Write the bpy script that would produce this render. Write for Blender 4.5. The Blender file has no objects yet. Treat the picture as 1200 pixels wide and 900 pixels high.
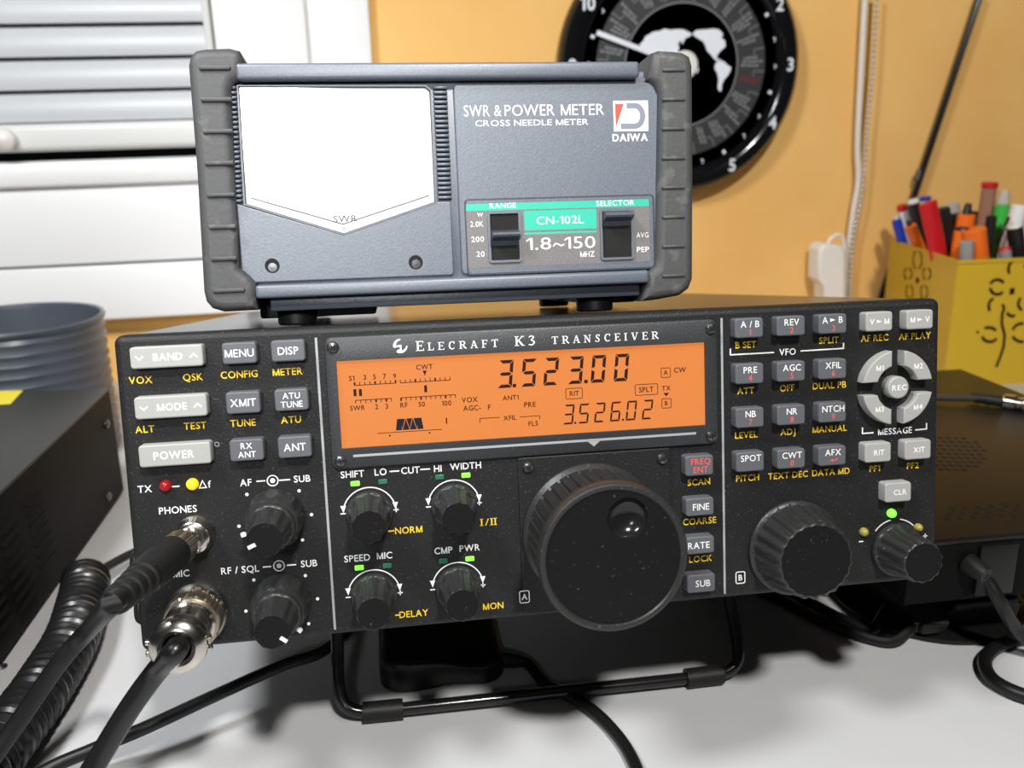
import bpy, bmesh, math, random
from mathutils import Vector, Matrix
R_ = math.radians
random.seed(7)
sc = bpy.context.scene
C = sc.collection

# ------------------------------------------------------------------ camera, light, exposure
# all lengths below are in millimetres (scaled to metres when a mesh is made)
CAM = Vector((-50.797, -240.886, 198.283))
# rows of E give, per world axis, the camera's right / down / forward directions
E = Matrix(((0.98862224, -0.05598634, 0.13961228), (-0.14958562, -0.26832411, 0.95164401), (-0.01581773, -0.96170042, -0.27364593)))
RIGHT, DOWN, FWD = E.col[0].copy(), E.col[1].copy(), E.col[2].copy()
FOC = 1028.39
cam_d = bpy.data.cameras.new('camera'); cam = bpy.data.objects.new('camera', cam_d); C.objects.link(cam)
cam_d.sensor_width = 36.0; cam_d.lens = FOC / 1200 * 36; cam_d.clip_start = 0.01; cam_d.clip_end = 50
m3 = Matrix((RIGHT, -DOWN, -FWD)).transposed()
cam.matrix_world = Matrix.Translation(CAM * .001) @ m3.to_4x4()
cam_d.dof.use_dof = True; cam_d.dof.focus_distance = 0.262; cam_d.dof.aperture_fstop = 17
sc.camera = cam

w = bpy.data.worlds.new('room_light'); sc.world = w; w.use_nodes = True
w.node_tree.nodes['Background'].inputs[0].default_value = (0.85, 0.92, 1.0, 1)
w.node_tree.nodes['Background'].inputs[1].default_value = 0.013

def area(name, loc, target, size, power, col, shape='DISK'):
    d = bpy.data.lights.new(name, 'AREA'); d.shape = shape; d.size = size; d.energy = power; d.color = col
    o = bpy.data.objects.new(name, d); C.objects.link(o)
    o.location = Vector(loc) * .001
    o.rotation_euler = (Vector(target) - Vector(loc)).to_track_quat('-Z', 'Y').to_euler()
    return o
area('ceiling_lamp', (90, -640, 890), (0, 100, 60), 0.09, 10.6, (1.0, .975, .935))
area('desk_lamp', (-380, -200, 680), (-60, 330, 230), 0.16, 5.0, (.95, .975, 1.0))

sd = bpy.data.lights.new('meter_glare_spot', 'SPOT'); sd.energy = 34; sd.spot_size = R_(20); sd.spot_blend = 1.0; sd.shadow_soft_size = .07; sd.color = (.97, .985, 1.0)  # spot added to put glare on the meter; no such lamp is visible
so = bpy.data.objects.new('meter_glare_spot', sd); C.objects.link(so); so.location = (-.215, -1.0, .60)
so.rotation_euler = (Vector((-.085, .04, .225)) - so.location).to_track_quat('-Z', 'Y').to_euler()

sc.view_settings.view_transform = 'Standard'; sc.view_settings.look = 'None'
sc.view_settings.gamma = 1; sc.view_settings.use_curve_mapping = False
sc.view_settings.exposure = 0.0

# ------------------------------------------------------------------ geometry of the place
TILT = R_(9.27); CS, SN = math.cos(TILT), math.sin(TILT); LIFT = 53.0
def p2w(v):                       # transceiver frame (x right, y back, z up its front panel) -> world
    return Vector((v[0] - 127, v[1] * CS + v[2] * SN, -v[1] * SN + v[2] * CS + LIFT))
def w2p(v):
    y, z = v[1], v[2] - LIFT
    return Vector((v[0] + 127, y * CS - z * SN, y * SN + z * CS))
def ray(px, py):
    return RIGHT * ((px - 600) / FOC) + DOWN * ((py - 450) / FOC) + FWD
def atz(px, py, z=0):
    d = ray(px, py); return CAM + d * ((z - CAM.z) / d.z)
def aty(px, py, y):
    d = ray(px, py); return CAM + d * ((y - CAM.y) / d.y)
def atplane(px, py, p0, n):
    d = ray(px, py); n = Vector(n); return CAM + d * ((Vector(p0) - CAM).dot(n) / d.dot(n))
CAMP = w2p(CAM)
def pp(px, py, y=0.0):            # point of the panel plane at depth y -> (x, z)
    d = ray(px, py); dp = Vector((d.x, d.y * CS - d.z * SN, d.y * SN + d.z * CS))
    q = CAMP + dp * ((y - CAMP.y) / dp.y); return q.x, q.z

# ------------------------------------------------------------------ materials
def mat(name, col, rough=.5, metal=0.0, bump=0.0, bscale=200.0, var=0.0, vscale=40.0, emit=None, estr=0.0, spec=.5, coat=0.0, trans=0.0, col2=None):
    m = bpy.data.materials.new(name); m.use_nodes = True
    nt = m.node_tree; b = nt.nodes['Principled BSDF']
    b.inputs['Base Color'].default_value = (*col, 1); b.inputs['Roughness'].default_value = rough
    b.inputs['Metallic'].default_value = metal; b.inputs['Specular IOR Level'].default_value = spec
    b.inputs['Coat Weight'].default_value = coat; b.inputs['Transmission Weight'].default_value = trans
    tc = nt.nodes.new('ShaderNodeTexCoord')
    if var > 0:
        n = nt.nodes.new('ShaderNodeTexNoise'); n.inputs['Scale'].default_value = vscale; n.inputs['Detail'].default_value = 6
        nt.links.new(tc.outputs['Object'], n.inputs['Vector'])
        mx = nt.nodes.new('ShaderNodeMix'); mx.data_type = 'RGBA'
        c2 = col2 or tuple(min(1, c * (1 - var)) for c in col)
        mx.inputs[6].default_value = (*col, 1); mx.inputs[7].default_value = (*c2, 1)
        rp = nt.nodes.new('ShaderNodeMapRange'); rp.inputs[1].default_value = .35; rp.inputs[2].default_value = .68
        nt.links.new(n.outputs['Fac'], rp.inputs[0]); nt.links.new(rp.outputs[0], mx.inputs[0])
        nt.links.new(mx.outputs[2], b.inputs['Base Color'])
    if bump > 0:
        n = nt.nodes.new('ShaderNodeTexNoise'); n.inputs['Scale'].default_value = bscale; n.inputs['Detail'].default_value = 4
        nt.links.new(tc.outputs['Object'], n.inputs['Vector'])
        bp = nt.nodes.new('ShaderNodeBump'); bp.inputs['Strength'].default_value = bump; bp.inputs['Distance'].default_value = .0004
        nt.links.new(n.outputs['Fac'], bp.inputs['Height']); nt.links.new(bp.outputs[0], b.inputs['Normal'])
    if emit:
        b.inputs['Emission Color'].default_value = (*emit, 1); b.inputs['Emission Strength'].default_value = estr
    return m
def dusty(name, col, dust, rough, bump, bscale, dscale, amount, spec=.5):
    """dark paint with fine pale dust specks"""
    m = mat(name, col, rough, bump=bump, bscale=bscale, spec=spec)
    nt = m.node_tree; b = nt.nodes['Principled BSDF']; tc = nt.nodes['Texture Coordinate']
    v = nt.nodes.new('ShaderNodeTexNoise'); v.inputs['Scale'].default_value = dscale; v.inputs['Detail'].default_value = 2
    nt.links.new(tc.outputs['Object'], v.inputs['Vector'])
    r = nt.nodes.new('ShaderNodeMapRange'); r.inputs[1].default_value = amount; r.inputs[2].default_value = amount + .08
    nt.links.new(v.outputs['Fac'], r.inputs[0])
    mx = nt.nodes.new('ShaderNodeMix'); mx.data_type = 'RGBA'
    mx.inputs[6].default_value = (*col, 1); mx.inputs[7].default_value = (*dust, 1)
    nt.links.new(r.outputs[0], mx.inputs[0]); nt.links.new(mx.outputs[2], b.inputs['Base Color'])
    return m
M = {}
M['panel'] = dusty('black_powder_coat', (.013, .013, .0135), (.075, .075, .073), .52, .28, 1500, 1500, .655, .3)
M['case'] = dusty('black_case_paint', (.015, .015, .015), (.05, .05, .05), .24, .08, 1400, 1200, .70, .5)
M['bezel'] = dusty('charcoal_bezel', (.031, .033, .036), (.085, .085, .085), .42, .2, 1700, 1500, .65, .4)
M['knob'] = dusty('black_knob_plastic', (.024, .024, .024), (.085, .085, .083), .40, .12, 900, 900, .66, .5)
M['knobface'] = dusty('black_knob_face', (.007, .007, .0075), (.05, .05, .05), .45, .1, 1500, 700, .68, .2)
M['rubber'] = dusty('black_rubber', (.012, .012, .012), (.035, .035, .035), .50, .2, 900, 800, .68, .3)
M['cable'] = mat('black_cable_jacket', (.007, .007, .0072), .42, bump=.1, bscale=500, spec=.4)
M['cord'] = mat('glossy_black_cord', (.010, .010, .0105), .30)
M['gloss'] = mat('gloss_black_rod', (.012, .012, .013), .16)
M['lightbtn'] = mat('light_grey_key', (.38, .38, .36), .5, bump=.08, bscale=900)
M['darkbtn'] = mat('slate_grey_key', (.105, .109, .122), .5, bump=.08, bscale=900)
M['white'] = mat('white_print', (.86, .86, .85), .6)
M['yellow'] = mat('yellow_print', (.95, .61, .02), .6)
M['red'] = mat('red_print', (.80, .10, .085), .6)
M['greyline'] = mat('grey_print', (.36, .37, .38), .5)
M['lcd'] = mat('amber_backlit_screen', (.12, .045, .012), .35, emit=(1.0, .30, .072), estr=.70, spec=.3)
M['lcdink'] = mat('dark_lcd_segment', (.022, .006, .004), .6, spec=.15)
M['lcdblue'] = mat('dark_blue_lcd_segment', (.012, .010, .018), .6, spec=.15)
M['ledgreen'] = mat('lit_green_led', (.1, .6, .05), .3, emit=(.28, 1.0, .06), estr=1.1)
M['ledoff'] = mat('unlit_green_led', (.03, .16, .09), .25)
M['ledyellow'] = mat('lit_yellow_led', (.9, .6, .02), .25, emit=(1.0, .62, .02), estr=.55)
M['ledamber'] = mat('unlit_yellow_led', (.36, .29, .06), .25)
M['ledred'] = mat('unlit_red_led', (.32, .010, .014), .2)
M['screw'] = mat('black_oxide_screw', (.17, .17, .175), .26, metal=.9)
M['nickel'] = mat('nickel_plated_metal', (.62, .58, .52), .20, metal=1, bump=.05, bscale=300)
M['brassy'] = mat('worn_knurled_nickel', (.60, .53, .42), .32, metal=1)
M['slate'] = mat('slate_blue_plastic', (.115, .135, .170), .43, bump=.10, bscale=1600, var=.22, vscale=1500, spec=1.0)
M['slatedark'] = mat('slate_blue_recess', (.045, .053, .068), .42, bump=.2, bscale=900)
M['bumper'] = dusty('grey_rubber_bumper', (.062, .062, .063), (.10, .097, .092), .55, .25, 700, 180, .62)
M['dial'] = mat('white_meter_card_added_glow', (.85, .85, .83), .5, emit=(1, 1, .985), estr=.36)  # emission stands in for the glare that whitens the meter window
M['dialink'] = mat('pale_grey_meter_print', (.07, .07, .075), .6, spec=.1)
M['pane'] = None
M['swpanel'] = mat('speckled_grey_label', (.20, .19, .185), .5, var=.35, vscale=2200)
M['teal'] = mat('teal_label', (.03, .46, .32), .45)
M['black'] = mat('deep_black', (.004, .004, .004), .6, spec=.1)
M['hole'] = mat('black_opening', (.003, .003, .003), .8)
M['logored'] = mat('logo_red', (.78, .07, .05), .5)
M['logogrey'] = mat('logo_grey', (.20, .22, .27), .5)
M['wall'] = mat('ochre_plaster', (.88, .535, .18), .8, bump=.5, bscale=60, var=.10, vscale=9, col2=(.82, .46, .135))
M['table'] = mat('white_laminate', (.585, .585, .59), .42, bump=.04, bscale=80, var=.05, vscale=14)
M['pvc'] = mat('white_window_plastic', (.88, .88, .88), .35)
M['slat'] = mat('pale_grey_aluminium_slat', (.56, .58, .60), .38, bump=.03, bscale=50)
M['rail'] = mat('white_blind_rail', (.74, .74, .72), .4)
M['gap'] = mat('dark_window_gap', (.05, .04, .035), .7)
M['glass'] = mat('dark_window_glass', (.03, .035, .04), .05)
M['clockblack'] = mat('gloss_black_clock', (.006, .006, .007), .12)
M['clockdial'] = mat('black_clock_card', (.010, .010, .011), .45)
M['clockband'] = mat('charcoal_city_band', (.030, .032, .035), .5)
M['clockwhite'] = mat('pale_clock_print', (.78, .82, .88), .5)
M['clockgrey'] = mat('grey_clock_print', (.22, .22, .225), .5)
M['clockred'] = mat('dull_red_clock_print', (.16, .02, .02), .5)
M['whiteplastic'] = mat('white_plastic', (.80, .77, .72), .4)
M['whitecord'] = mat('white_cord', (.74, .69, .62), .5)
M['bead'] = mat('grey_bead_chain', (.55, .52, .48), .25, metal=.3)
M['yellowtin'] = mat('yellow_painted_tin', (.62, .40, .022), .38, bump=.05, bscale=60)
M['pot'] = mat('slate_glazed_plastic', (.075, .088, .108), .30, bump=.03, bscale=60)
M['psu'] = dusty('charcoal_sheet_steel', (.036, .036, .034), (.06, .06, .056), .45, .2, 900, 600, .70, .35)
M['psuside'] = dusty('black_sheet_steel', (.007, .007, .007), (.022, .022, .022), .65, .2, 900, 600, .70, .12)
M['amp'] = mat('black_brown_sheet_steel', (.008, .0068, .0052), .36, bump=.15, bscale=700, var=.3, vscale=30, spec=.35)
M['sticker'] = mat('yellow_sticker', (.80, .70, .045), .5)
M['device'] = mat('black_moulded_plastic', (.007, .007, .007), .36, spec=.35)
def flat(name, c, rough=.35): M[name] = mat(name, c, rough)
flat('pen_blue', (.015, .04, .42)); flat('pen_red', (.55, .012, .018)); flat('pen_orange', (.85, .16, .012)); flat('pen_black', (.012, .012, .013))
flat('pen_white', (.78, .77, .75)); flat('pen_green', (.05, .50, .06)); flat('pen_grey', (.30, .30, .29)); flat('pen_clear', (.55, .48, .40), .15)
flat('pen_brown', (.34, .17, .12), .15); flat('pen_steel', (.42, .40, .36), .25)
def pane_mat():
    m = bpy.data.materials.new('clear_acrylic_pane'); m.use_nodes = True; nt = m.node_tree
    nt.nodes.remove(nt.nodes['Principled BSDF'])
    g = nt.nodes.new('ShaderNodeBsdfGlossy'); g.inputs['Roughness'].default_value = .10
    t = nt.nodes.new('ShaderNodeBsdfTransparent'); f = nt.nodes.new('ShaderNodeFresnel'); f.inputs['IOR'].default_value = 1.49
    mx = nt.nodes.new('ShaderNodeMixShader')
    nt.links.new(f.outputs[0], mx.inputs[0]); nt.links.new(t.outputs[0], mx.inputs[1]); nt.links.new(g.outputs[0], mx.inputs[2])
    nt.links.new(mx.outputs[0], nt.nodes['Material Output'].inputs[0]); return m
M['pane'] = pane_mat()

# ------------------------------------------------------------------ mesh helpers
def rrect(x0, x1, z0, z1, r, n=5):
    r = max(.001, min(r, (x1 - x0) / 2 - .001, (z1 - z0) / 2 - .001)); p = []
    for cx, cz, a0 in ((x1 - r, z1 - r, 0), (x0 + r, z1 - r, 90), (x0 + r, z0 + r, 180), (x1 - r, z0 + r, 270)):
        for i in range(n + 1):
            a = R_(a0 + 90 * i / n); p.append((cx + r * math.cos(a), cz + r * math.sin(a)))
    return p
def inset(poly, d):
    n = len(poly); out = []
    ar = sum(poly[i][0] * poly[(i + 1) % n][1] - poly[(i + 1) % n][0] * poly[i][1] for i in range(n))
    s = 1 if ar > 0 else -1
    for i in range(n):
        a, b, c = Vector(poly[i - 1]), Vector(poly[i]), Vector(poly[(i + 1) % n])
        e1, e2 = (b - a), (c - b)
        if e1.length < 1e-6: e1 = e2
        if e2.length < 1e-6: e2 = e1
        n1 = Vector((-e1.y, e1.x)).normalized() * s; n2 = Vector((-e2.y, e2.x)).normalized() * s
        k = n1 + n2; k = k / max(.25, k.dot(n1)) if k.length > 1e-6 else n1
        out.append(tuple(b + k * d))
    return out
def spline(pts, n=10):
    pts = [Vector(p) for p in pts]
    if len(pts) < 3: return pts
    q = [pts[0] * 2 - pts[1]] + pts + [pts[-1] * 2 - pts[-2]]; out = []
    for i in range(1, len(q) - 2):
        for k in range(n):
            t = k / n; a, b, c, d = q[i - 1], q[i], q[i + 1], q[i + 2]
            out.append(.5 * ((2 * b) + (c - a) * t + (2 * a - 5 * b + 4 * c - d) * t * t + (3 * b - a - 3 * c + d) * t ** 3))
    out.append(pts[-1]); return out
_tx = {}
def gchar(ch, bold):
    """one capital: (vertices, faces, width, cap height), baseline at 0"""
    k = (ch, bold)
    if k not in _tx:
        cu = bpy.data.curves.new('lettering', 'FONT'); cu.body = ch; cu.size = 1; cu.offset = bold; cu.resolution_u = 3
        ob = bpy.data.objects.new('lettering', cu); C.objects.link(ob)
        bpy.context.view_layer.update()
        me = bpy.data.meshes.new_from_object(ob.evaluated_get(bpy.context.evaluated_depsgraph_get()))
        vs, fs = [v.co.copy() for v in me.vertices], [tuple(p.vertices) for p in me.polygons]
        bpy.data.objects.remove(ob); bpy.data.curves.remove(cu); bpy.data.meshes.remove(me)
        x0 = min(v.x for v in vs); x1 = max(v.x for v in vs)
        if ch == 'H': zb = min(v.y for v in vs); h = max(v.y for v in vs) - zb
        else: _, _, _, h, zb = gchar('H', bold)
        if ch in 'M1':
            st = gchar('I', bold)[2]
            if ch == 'M':
                wd = h * .98; d = st * 1.05; q = [((0, 0), (st, 0), (st, h), (0, h)), ((wd - st, 0), (wd, 0), (wd, h), (wd - st, h)),
                    ((0, h), (d, h), (wd / 2 + d / 2, 0), (wd / 2 - d / 2, 0)), ((wd - d, h), (wd, h), (wd / 2 + d / 2, 0), (wd / 2 - d / 2, 0))]
            else:
                wd = h * .38; q = [((wd - st, 0), (wd, 0), (wd, h), (wd - st, h)), ((wd - st, h), (wd - st * .4, h), (0, h * .70), (0, h * .84 - h * .30))]
                q[1] = ((wd - st, h), (wd - st * .3, h * .96), (0, h * .68), (0, h * .82))
            vs = [Vector((x, y, 0)) for f in q for x, y in f]; fs = [tuple(range(4 * i, 4 * i + 4)) for i in range(len(q))]; x0, x1 = 0, wd
        else: vs = [Vector((v.x, v.y - zb, 0)) for v in vs]
        _tx[k] = ([Vector((v.x - x0, v.y, 0)) for v in vs], fs, x1 - x0, h, zb)
    return _tx[k]
def glyphs(s, bold):
    h = gchar('H', bold)[3]; vs, fs, x = [], [], 0.0
    for ch in s:
        if ch == ' ': x += .40 * h; continue
        v, f, wd, _, _ = gchar(ch, bold); n = len(vs)
        kern = .03 if ch in 'AVTXYW' else .15
        x += 0 if n == 0 else h * (kern + (.06 if kern < .1 else 0))
        vs += [Vector((p.x + x, p.y, 0)) for p in v]; fs += [tuple(i + n for i in g) for g in f]; x += wd
    return vs, fs, h
class MB:
    def __init__(s): s.bm = bmesh.new(); s.mats = []; s.cur = 0
    def mat(s, name):
        if name not in s.mats: s.mats.append(name)
        s.cur = s.mats.index(name); return s
    def face(s, vs):
        try:
            f = s.bm.faces.new(vs); f.material_index = s.cur; f.smooth = True; return f
        except ValueError: return None
    def poly(s, pts): s.face([s.bm.verts.new(p) for p in pts]); return s
    def loft(s, rings, cap0=True, cap1=True, closed=True):
        rv = [[s.bm.verts.new(p) for p in r] for r in rings]; n = len(rv[0])
        for a, b in zip(rv, rv[1:]):
            for i in range(n if closed else n - 1):
                j = (i + 1) % n; s.face([a[i], a[j], b[j], b[i]])
        for on, r in ((cap0, list(reversed(rv[0]))), (cap1, rv[-1])):
            f = s.face(r) if on else None
            if f: f.smooth = False
        return s
    def prism(s, poly, y0, y1, ch=0.0, steps=1):
        """outline in x,z: from the back y0 to the front y1 with a rounded front edge"""
        rings = [[(x, y0, z) for x, z in poly]]; sg = 1 if y0 > y1 else -1
        if ch > 0:
            for k in range(steps + 1):
                a = math.pi / 2 * k / steps
                pl = inset(poly, ch * (1 - math.cos(a))); yy = y1 + sg * ch * (1 - math.sin(a)); rings.append([(x, yy, z) for x, z in pl])
        else: rings.append([(x, y1, z) for x, z in poly])
        return s.loft(rings)
    def box(s, x0, x1, y0, y1, z0, z1, bev=0.0, seg=2):
        t = bmesh.new(); bmesh.ops.create_cube(t, size=1)
        for v in t.verts: v.co = Vector((x0 + (v.co.x + .5) * (x1 - x0), y0 + (v.co.y + .5) * (y1 - y0), z0 + (v.co.z + .5) * (z1 - z0)))
        if bev > 0: bmesh.ops.bevel(t, geom=list(t.edges), offset=bev, segments=seg, profile=.5, affect='EDGES')
        return s.add(t)
    def add(s, t, mtx=None):
        mp = {}
        for v in t.verts: mp[v] = s.bm.verts.new(mtx @ v.co if mtx else v.co)
        for f in t.faces: s.face([mp[v] for v in f.verts])
        t.free(); return s
    def lathe(s, prof, org, axis=(0, -1, 0), n=32, flute=None, cap0=True, cap1=True):
        """prof: (radius, height along axis[, flute weight])"""
        a = Vector(axis).normalized(); u = a.orthogonal().normalized()
        if abs(a.y) > .9: u = Vector((1, 0, 0)); u = (u - a * u.dot(a)).normalized()
        v = a.cross(u); o = Vector(org); rings = []
        for p in prof:
            r, h = p[0], p[1]; fw = p[2] if len(p) > 2 else 0; ring = []
            for i in range(n):
                t = 2 * math.pi * i / n; rr = r
                if flute and fw: rr = r * (1 + fw * flute(t))
                ring.append(o + a * h + (u * math.cos(t) + v * math.sin(t)) * rr)
            rings.append(ring)
        return s.loft(rings, cap0, cap1)
    def tube(s, pts, r, n=10, smooth=10):
        pts = spline(pts, smooth) if smooth else [Vector(p) for p in pts]
        rr = r if callable(r) else (lambda t: r); rings = []; nrm = None
        for i, p in enumerate(pts):
            t = (pts[min(i + 1, len(pts) - 1)] - pts[max(i - 1, 0)]).normalized()
            if nrm is None: nrm = t.orthogonal().normalized()
            nrm = (nrm - t * nrm.dot(t)).normalized(); b = t.cross(nrm); q = rr(i / max(1, len(pts) - 1))
            rings.append([p + (nrm * math.cos(k * 2 * math.pi / n) + b * math.sin(k * 2 * math.pi / n)) * q for k in range(n)])
        return s.loft(rings)
    def ball(s, c, r, sq=(1, 1, 1), n=12):
        t = bmesh.new(); bmesh.ops.create_uvsphere(t, u_segments=n, v_segments=max(6, n // 2), radius=1)
        return s.add(t, Matrix.Translation(c) @ Matrix.Diagonal((r * sq[0], r * sq[1], r * sq[2], 1)))
    # printing on a face that looks towards -y
    def text(s, st, cx, cz, cap, y, width=None, bold=.012, fr=None):
        """centred at cx,cz; fr maps (u,v) -> point for other planes"""
        vs, fs, h0 = glyphs(st, bold); zb = 0.0
        x0, x1 = min(v.x for v in vs), max(v.x for v in vs); k = cap / h0; kx = (width / (x1 - x0)) if width else k * .95
        put = fr or (lambda u, v: (u, y, v))
        bv = [s.bm.verts.new(put(cx + (v.x - (x0 + x1) / 2) * kx, cz + (v.y - zb - h0 / 2) * k)) for v in vs]
        for f in fs: s.face([bv[i] for i in f])
        return s
    def stroke(s, pts, t, y, fr=None, closed=False):
        put = fr or (lambda u, v: (u, y, v)); P = [Vector(p) for p in pts]
        if closed: P = P + [P[0]]
        n = len(P); L = []; Rr = []
        for i, p in enumerate(P):
            a = P[i - 1] if i else (P[-2] if closed else p); b = P[i + 1] if i < n - 1 else (P[1] if closed else p)
            d1 = (p - a).normalized() if (p - a).length > 1e-9 else None; d2 = (b - p).normalized() if (b - p).length > 1e-9 else None
            d = ((d1 or d2) + (d2 or d1)); d = d.normalized() if d.length > 1e-6 else (d1 or d2)
            nn = Vector((-d.y, d.x)); c = max(.4, nn.dot(Vector((-(d1 or d2).y, (d1 or d2).x))))
            L.append(p + nn * t / 2 / c); Rr.append(p - nn * t / 2 / c)
        lv = [s.bm.verts.new(put(*p)) for p in L]; rv = [s.bm.verts.new(put(*p)) for p in Rr]
        for i in range(n - 1): s.face([lv[i], lv[i + 1], rv[i + 1], rv[i]])
        return s
    def flat(s, pts, y, fr=None):
        put = fr or (lambda u, v: (u, y, v)); s.face([s.bm.verts.new(put(*p)) for p in pts]); return s
    def disc(s, cx, cz, r, y, n=20): return s.flat([(cx + r * math.cos(2 * math.pi * i / n), cz + r * math.sin(2 * math.pi * i / n)) for i in range(n)], y)
    def build(s, name, mtl=None, parent=None, shift=(0, 0, 0), recalc=True, sharp=35):
        if recalc: bmesh.ops.recalc_face_normals(s.bm, faces=list(s.bm.faces))
        sh = Vector(shift)
        for v in s.bm.verts: v.co = (v.co - sh) * .001
        me = bpy.data.meshes.new(name); s.bm.to_mesh(me); s.bm.free()
        for k in (s.mats or [mtl]): me.materials.append(M[k])
        flat_ = [p.index for p in me.polygons if not p.use_smooth]
        me.set_sharp_from_angle(angle=R_(sharp))
        for i in flat_: me.polygons[i].use_smooth = False
        o = bpy.data.objects.new(name, me); C.objects.link(o)
        if parent: o.parent = parent
        return o
def mb(m): return MB().mat(m)
def tag(o, label=None, cat=None, group=None, kind=None):
    if label: o['label'] = label
    if cat: o['category'] = cat
    if group: o['group'] = group
    if kind: o['kind'] = kind
    return o
def thing(name, label, cat, loc=(0, 0, 0), group=None, kind=None):
    o = bpy.data.objects.new(name, None); C.objects.link(o); o.location = Vector(loc) * .001; o.empty_display_size = .02
    return tag(o, label, cat, group, kind)

# ------------------------------------------------------------------ the room: wall, table, window
WY = 530.0
tag(mb('wall').box(-700, 1000, WY, WY + 40, -60, 900).build('wall_back'), kind='structure')
desk = thing('desk', 'white laminate desk top carrying all the radio equipment', 'desk', (0, 100, -30))
mb('table').box(-650, 900, -330, WY - 1, -28, 0, 1.5).build('desk_top', parent=desk, shift=(0, 100, -30))

win = thing('window_1', None, None, (-300, WY, 59)); win['kind'] = 'structure'
WS = (-300, WY, 59)
def rolled(b):                   # the window hangs a touch out of true with the desk
    q = Matrix.Translation((-160, WY, 60)) @ Matrix.Rotation(R_(-.75), 4, 'Y') @ Matrix.Translation((160, -WY, -60))
    for v in b.bm.verts: v.co = q @ v.co
    return b
b = mb('pvc'); b.box(-166, -95, WY - 24, WY, 59, 720, 3); b.box(-96, -46, WY - 16, WY, 60.5, 720, 3)
rolled(b).build('window_jamb', parent=win, shift=WS)
b = mb('pvc'); b.box(-640, -160, WY - 22, WY, 105, 171, 2.5); b.box(-640, -160, WY - 30, WY, 166, 186, 6)
rolled(b).build('window_bottom_rail', parent=win, shift=WS)
rolled(mb('pvc').box(-640, -150, WY - 24, WY, 59, 103, 2)).build('window_apron', parent=win, shift=WS)
rolled(mb('glass').box(-640, -160, WY - 3, WY, 186, 720)).build('window_pane', parent=win, shift=WS)

bl = thing('venetian_blind', 'pale grey slatted blind drawn down over the window at upper left', 'blind', (-300, 510, 190)); BS = (-300, 510, 190)
z = 215.5
for i in range(9):
    pr_ = [(-17 + 34 * k / 8) for k in range(9)]
    rings = []
    for x in (-640, -171):
        ring = []
        for sgn in (1, -1):
            for k in (range(9) if sgn > 0 else range(8, -1, -1)):
                u = -1 + 2 * k / 8
                ring.append((x, 507 - 3.5 * (1 - u * u) + u * 4.5 + sgn * .4, z + 12.2 + u * 13.2))
        rings.append(ring)
    rolled(MB().mat('slat').loft(rings)).build('slat', parent=bl, shift=BS)
    z += 23.4
rolled(mb('rail').box(-640, -171, 497, 511, 193, 213.5, 5, 4)).build('bottom_rail', parent=bl, shift=BS)
c = aty(8, 160, 492)
rolled(mb('whiteplastic').lathe([(2, -6), (6, -5), (8.5, -1), (8, 4), (5, 7), (1, 8)], (c.x, c.y, c.z), (0, -1, 0), 20)).build('cord_knob', parent=bl, shift=BS)
rolled(mb('rail').box(-171, -166, 499, 509, 190, 720, 1)).build('side_channel', parent=bl, shift=BS)

# ------------------------------------------------------------------ world clock on the wall
CL = Vector((207.5, 506, 251.5)); CRD = 105.0
ck = thing('wall_clock', 'round black world time wall clock with white map and numerals', 'clock', (CL.x, WY, CL.z - CRD)); KS = (CL.x, WY, CL.z - CRD)
D = WY - CL.y
mb('clockblack').lathe([(CRD * .95, -D), (CRD * .99, -D + 4), (CRD, -D * .45), (CRD * .985, -3), (CRD * .955, 0), (CRD * .90, .6), (CRD * .865, -.4), (CRD * .845, -2), (CRD * .83, -4), (CRD * .78, -4)], CL, n=72).build('clock_rim', parent=ck, shift=KS)
def cpt(r, ang): a = R_(ang); return (CL.x + r * CRD * math.sin(a), CL.z + r * CRD * math.cos(a))
yd = CL.y + 4.0
b = MB().mat('clockdial'); b.lathe([(CRD * .80, -1.5), (CRD * .80, 0)], (CL.x, yd, CL.z), n=64)
b.mat('clockband')
ring = []
for i in range(72):
    a, c2 = 5 * i, 5 * i + 5
    b.flat([cpt(.47, a), cpt(.47, c2), cpt(.70, c2), cpt(.70, a)], yd - .3)
b.mat('clockgrey')
for i in range(72): b.flat([cpt(.462, 5 * i), cpt(.462, 5 * i + 5), cpt(.472, 5 * i + 5), cpt(.472, 5 * i)], yd - .45)
for i in range(24):
    a = 15 * i + 4
    b.stroke([cpt(.61, a), cpt(.70, a)], .7, yd - .5)
    b.stroke([cpt(.61, a), cpt(.61, a + 4)], .6, yd - .5)
    b.mat('clockred' if i in (6, 17) else 'clockgrey')
    for k in range(2 + i % 2):
        aa = a + 5.5 + k * 2.9
        r0 = .485 + .012 * ((i * 7 + k * 3) % 4)
        rr = r0
        while rr < .665 - .015 * ((i + k) % 3):
            d = .012 + .007 * ((i + k + int(rr * 100)) % 3)
            b.stroke([cpt(rr, aa), cpt(rr + d, aa)], 1.9, yd - .5); rr += d + .008
    b.mat('clockgrey')
b.mat('clockwhite')
for i in range(24):
    if i % 3 == 1: b.stroke([cpt(.755, 15 * i + 1), cpt(.785, 15 * i + 1)], 2.6, yd - 4.6)
    else:
        x, zz = cpt(.77, 15 * i + 1); b.stroke([(x - .9, zz + 1.6), (x + .9, zz + 1.6), (x + .7, zz - 1.6)] if i % 2 else [(x - .8, zz + 1.6), (x + .9, zz), (x - .8, zz - 1.6)], .8, yd - 4.6)
b.build('clock_dial', parent=ck, shift=KS, recalc=False)
for h in range(1, 13):
    b = MB().mat('clockwhite'); x, zz = cpt(.90, 30 * h); b.text(str(h), x, zz, 10.5, CL.y - .9, bold=.02)
    b.build('numeral', parent=ck, shift=KS, recalc=False)
def mappt(x, y):
    q = aty(640 + x / 3.75, y / 3.75, yd - .6); return (q.x, q.z)
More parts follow.
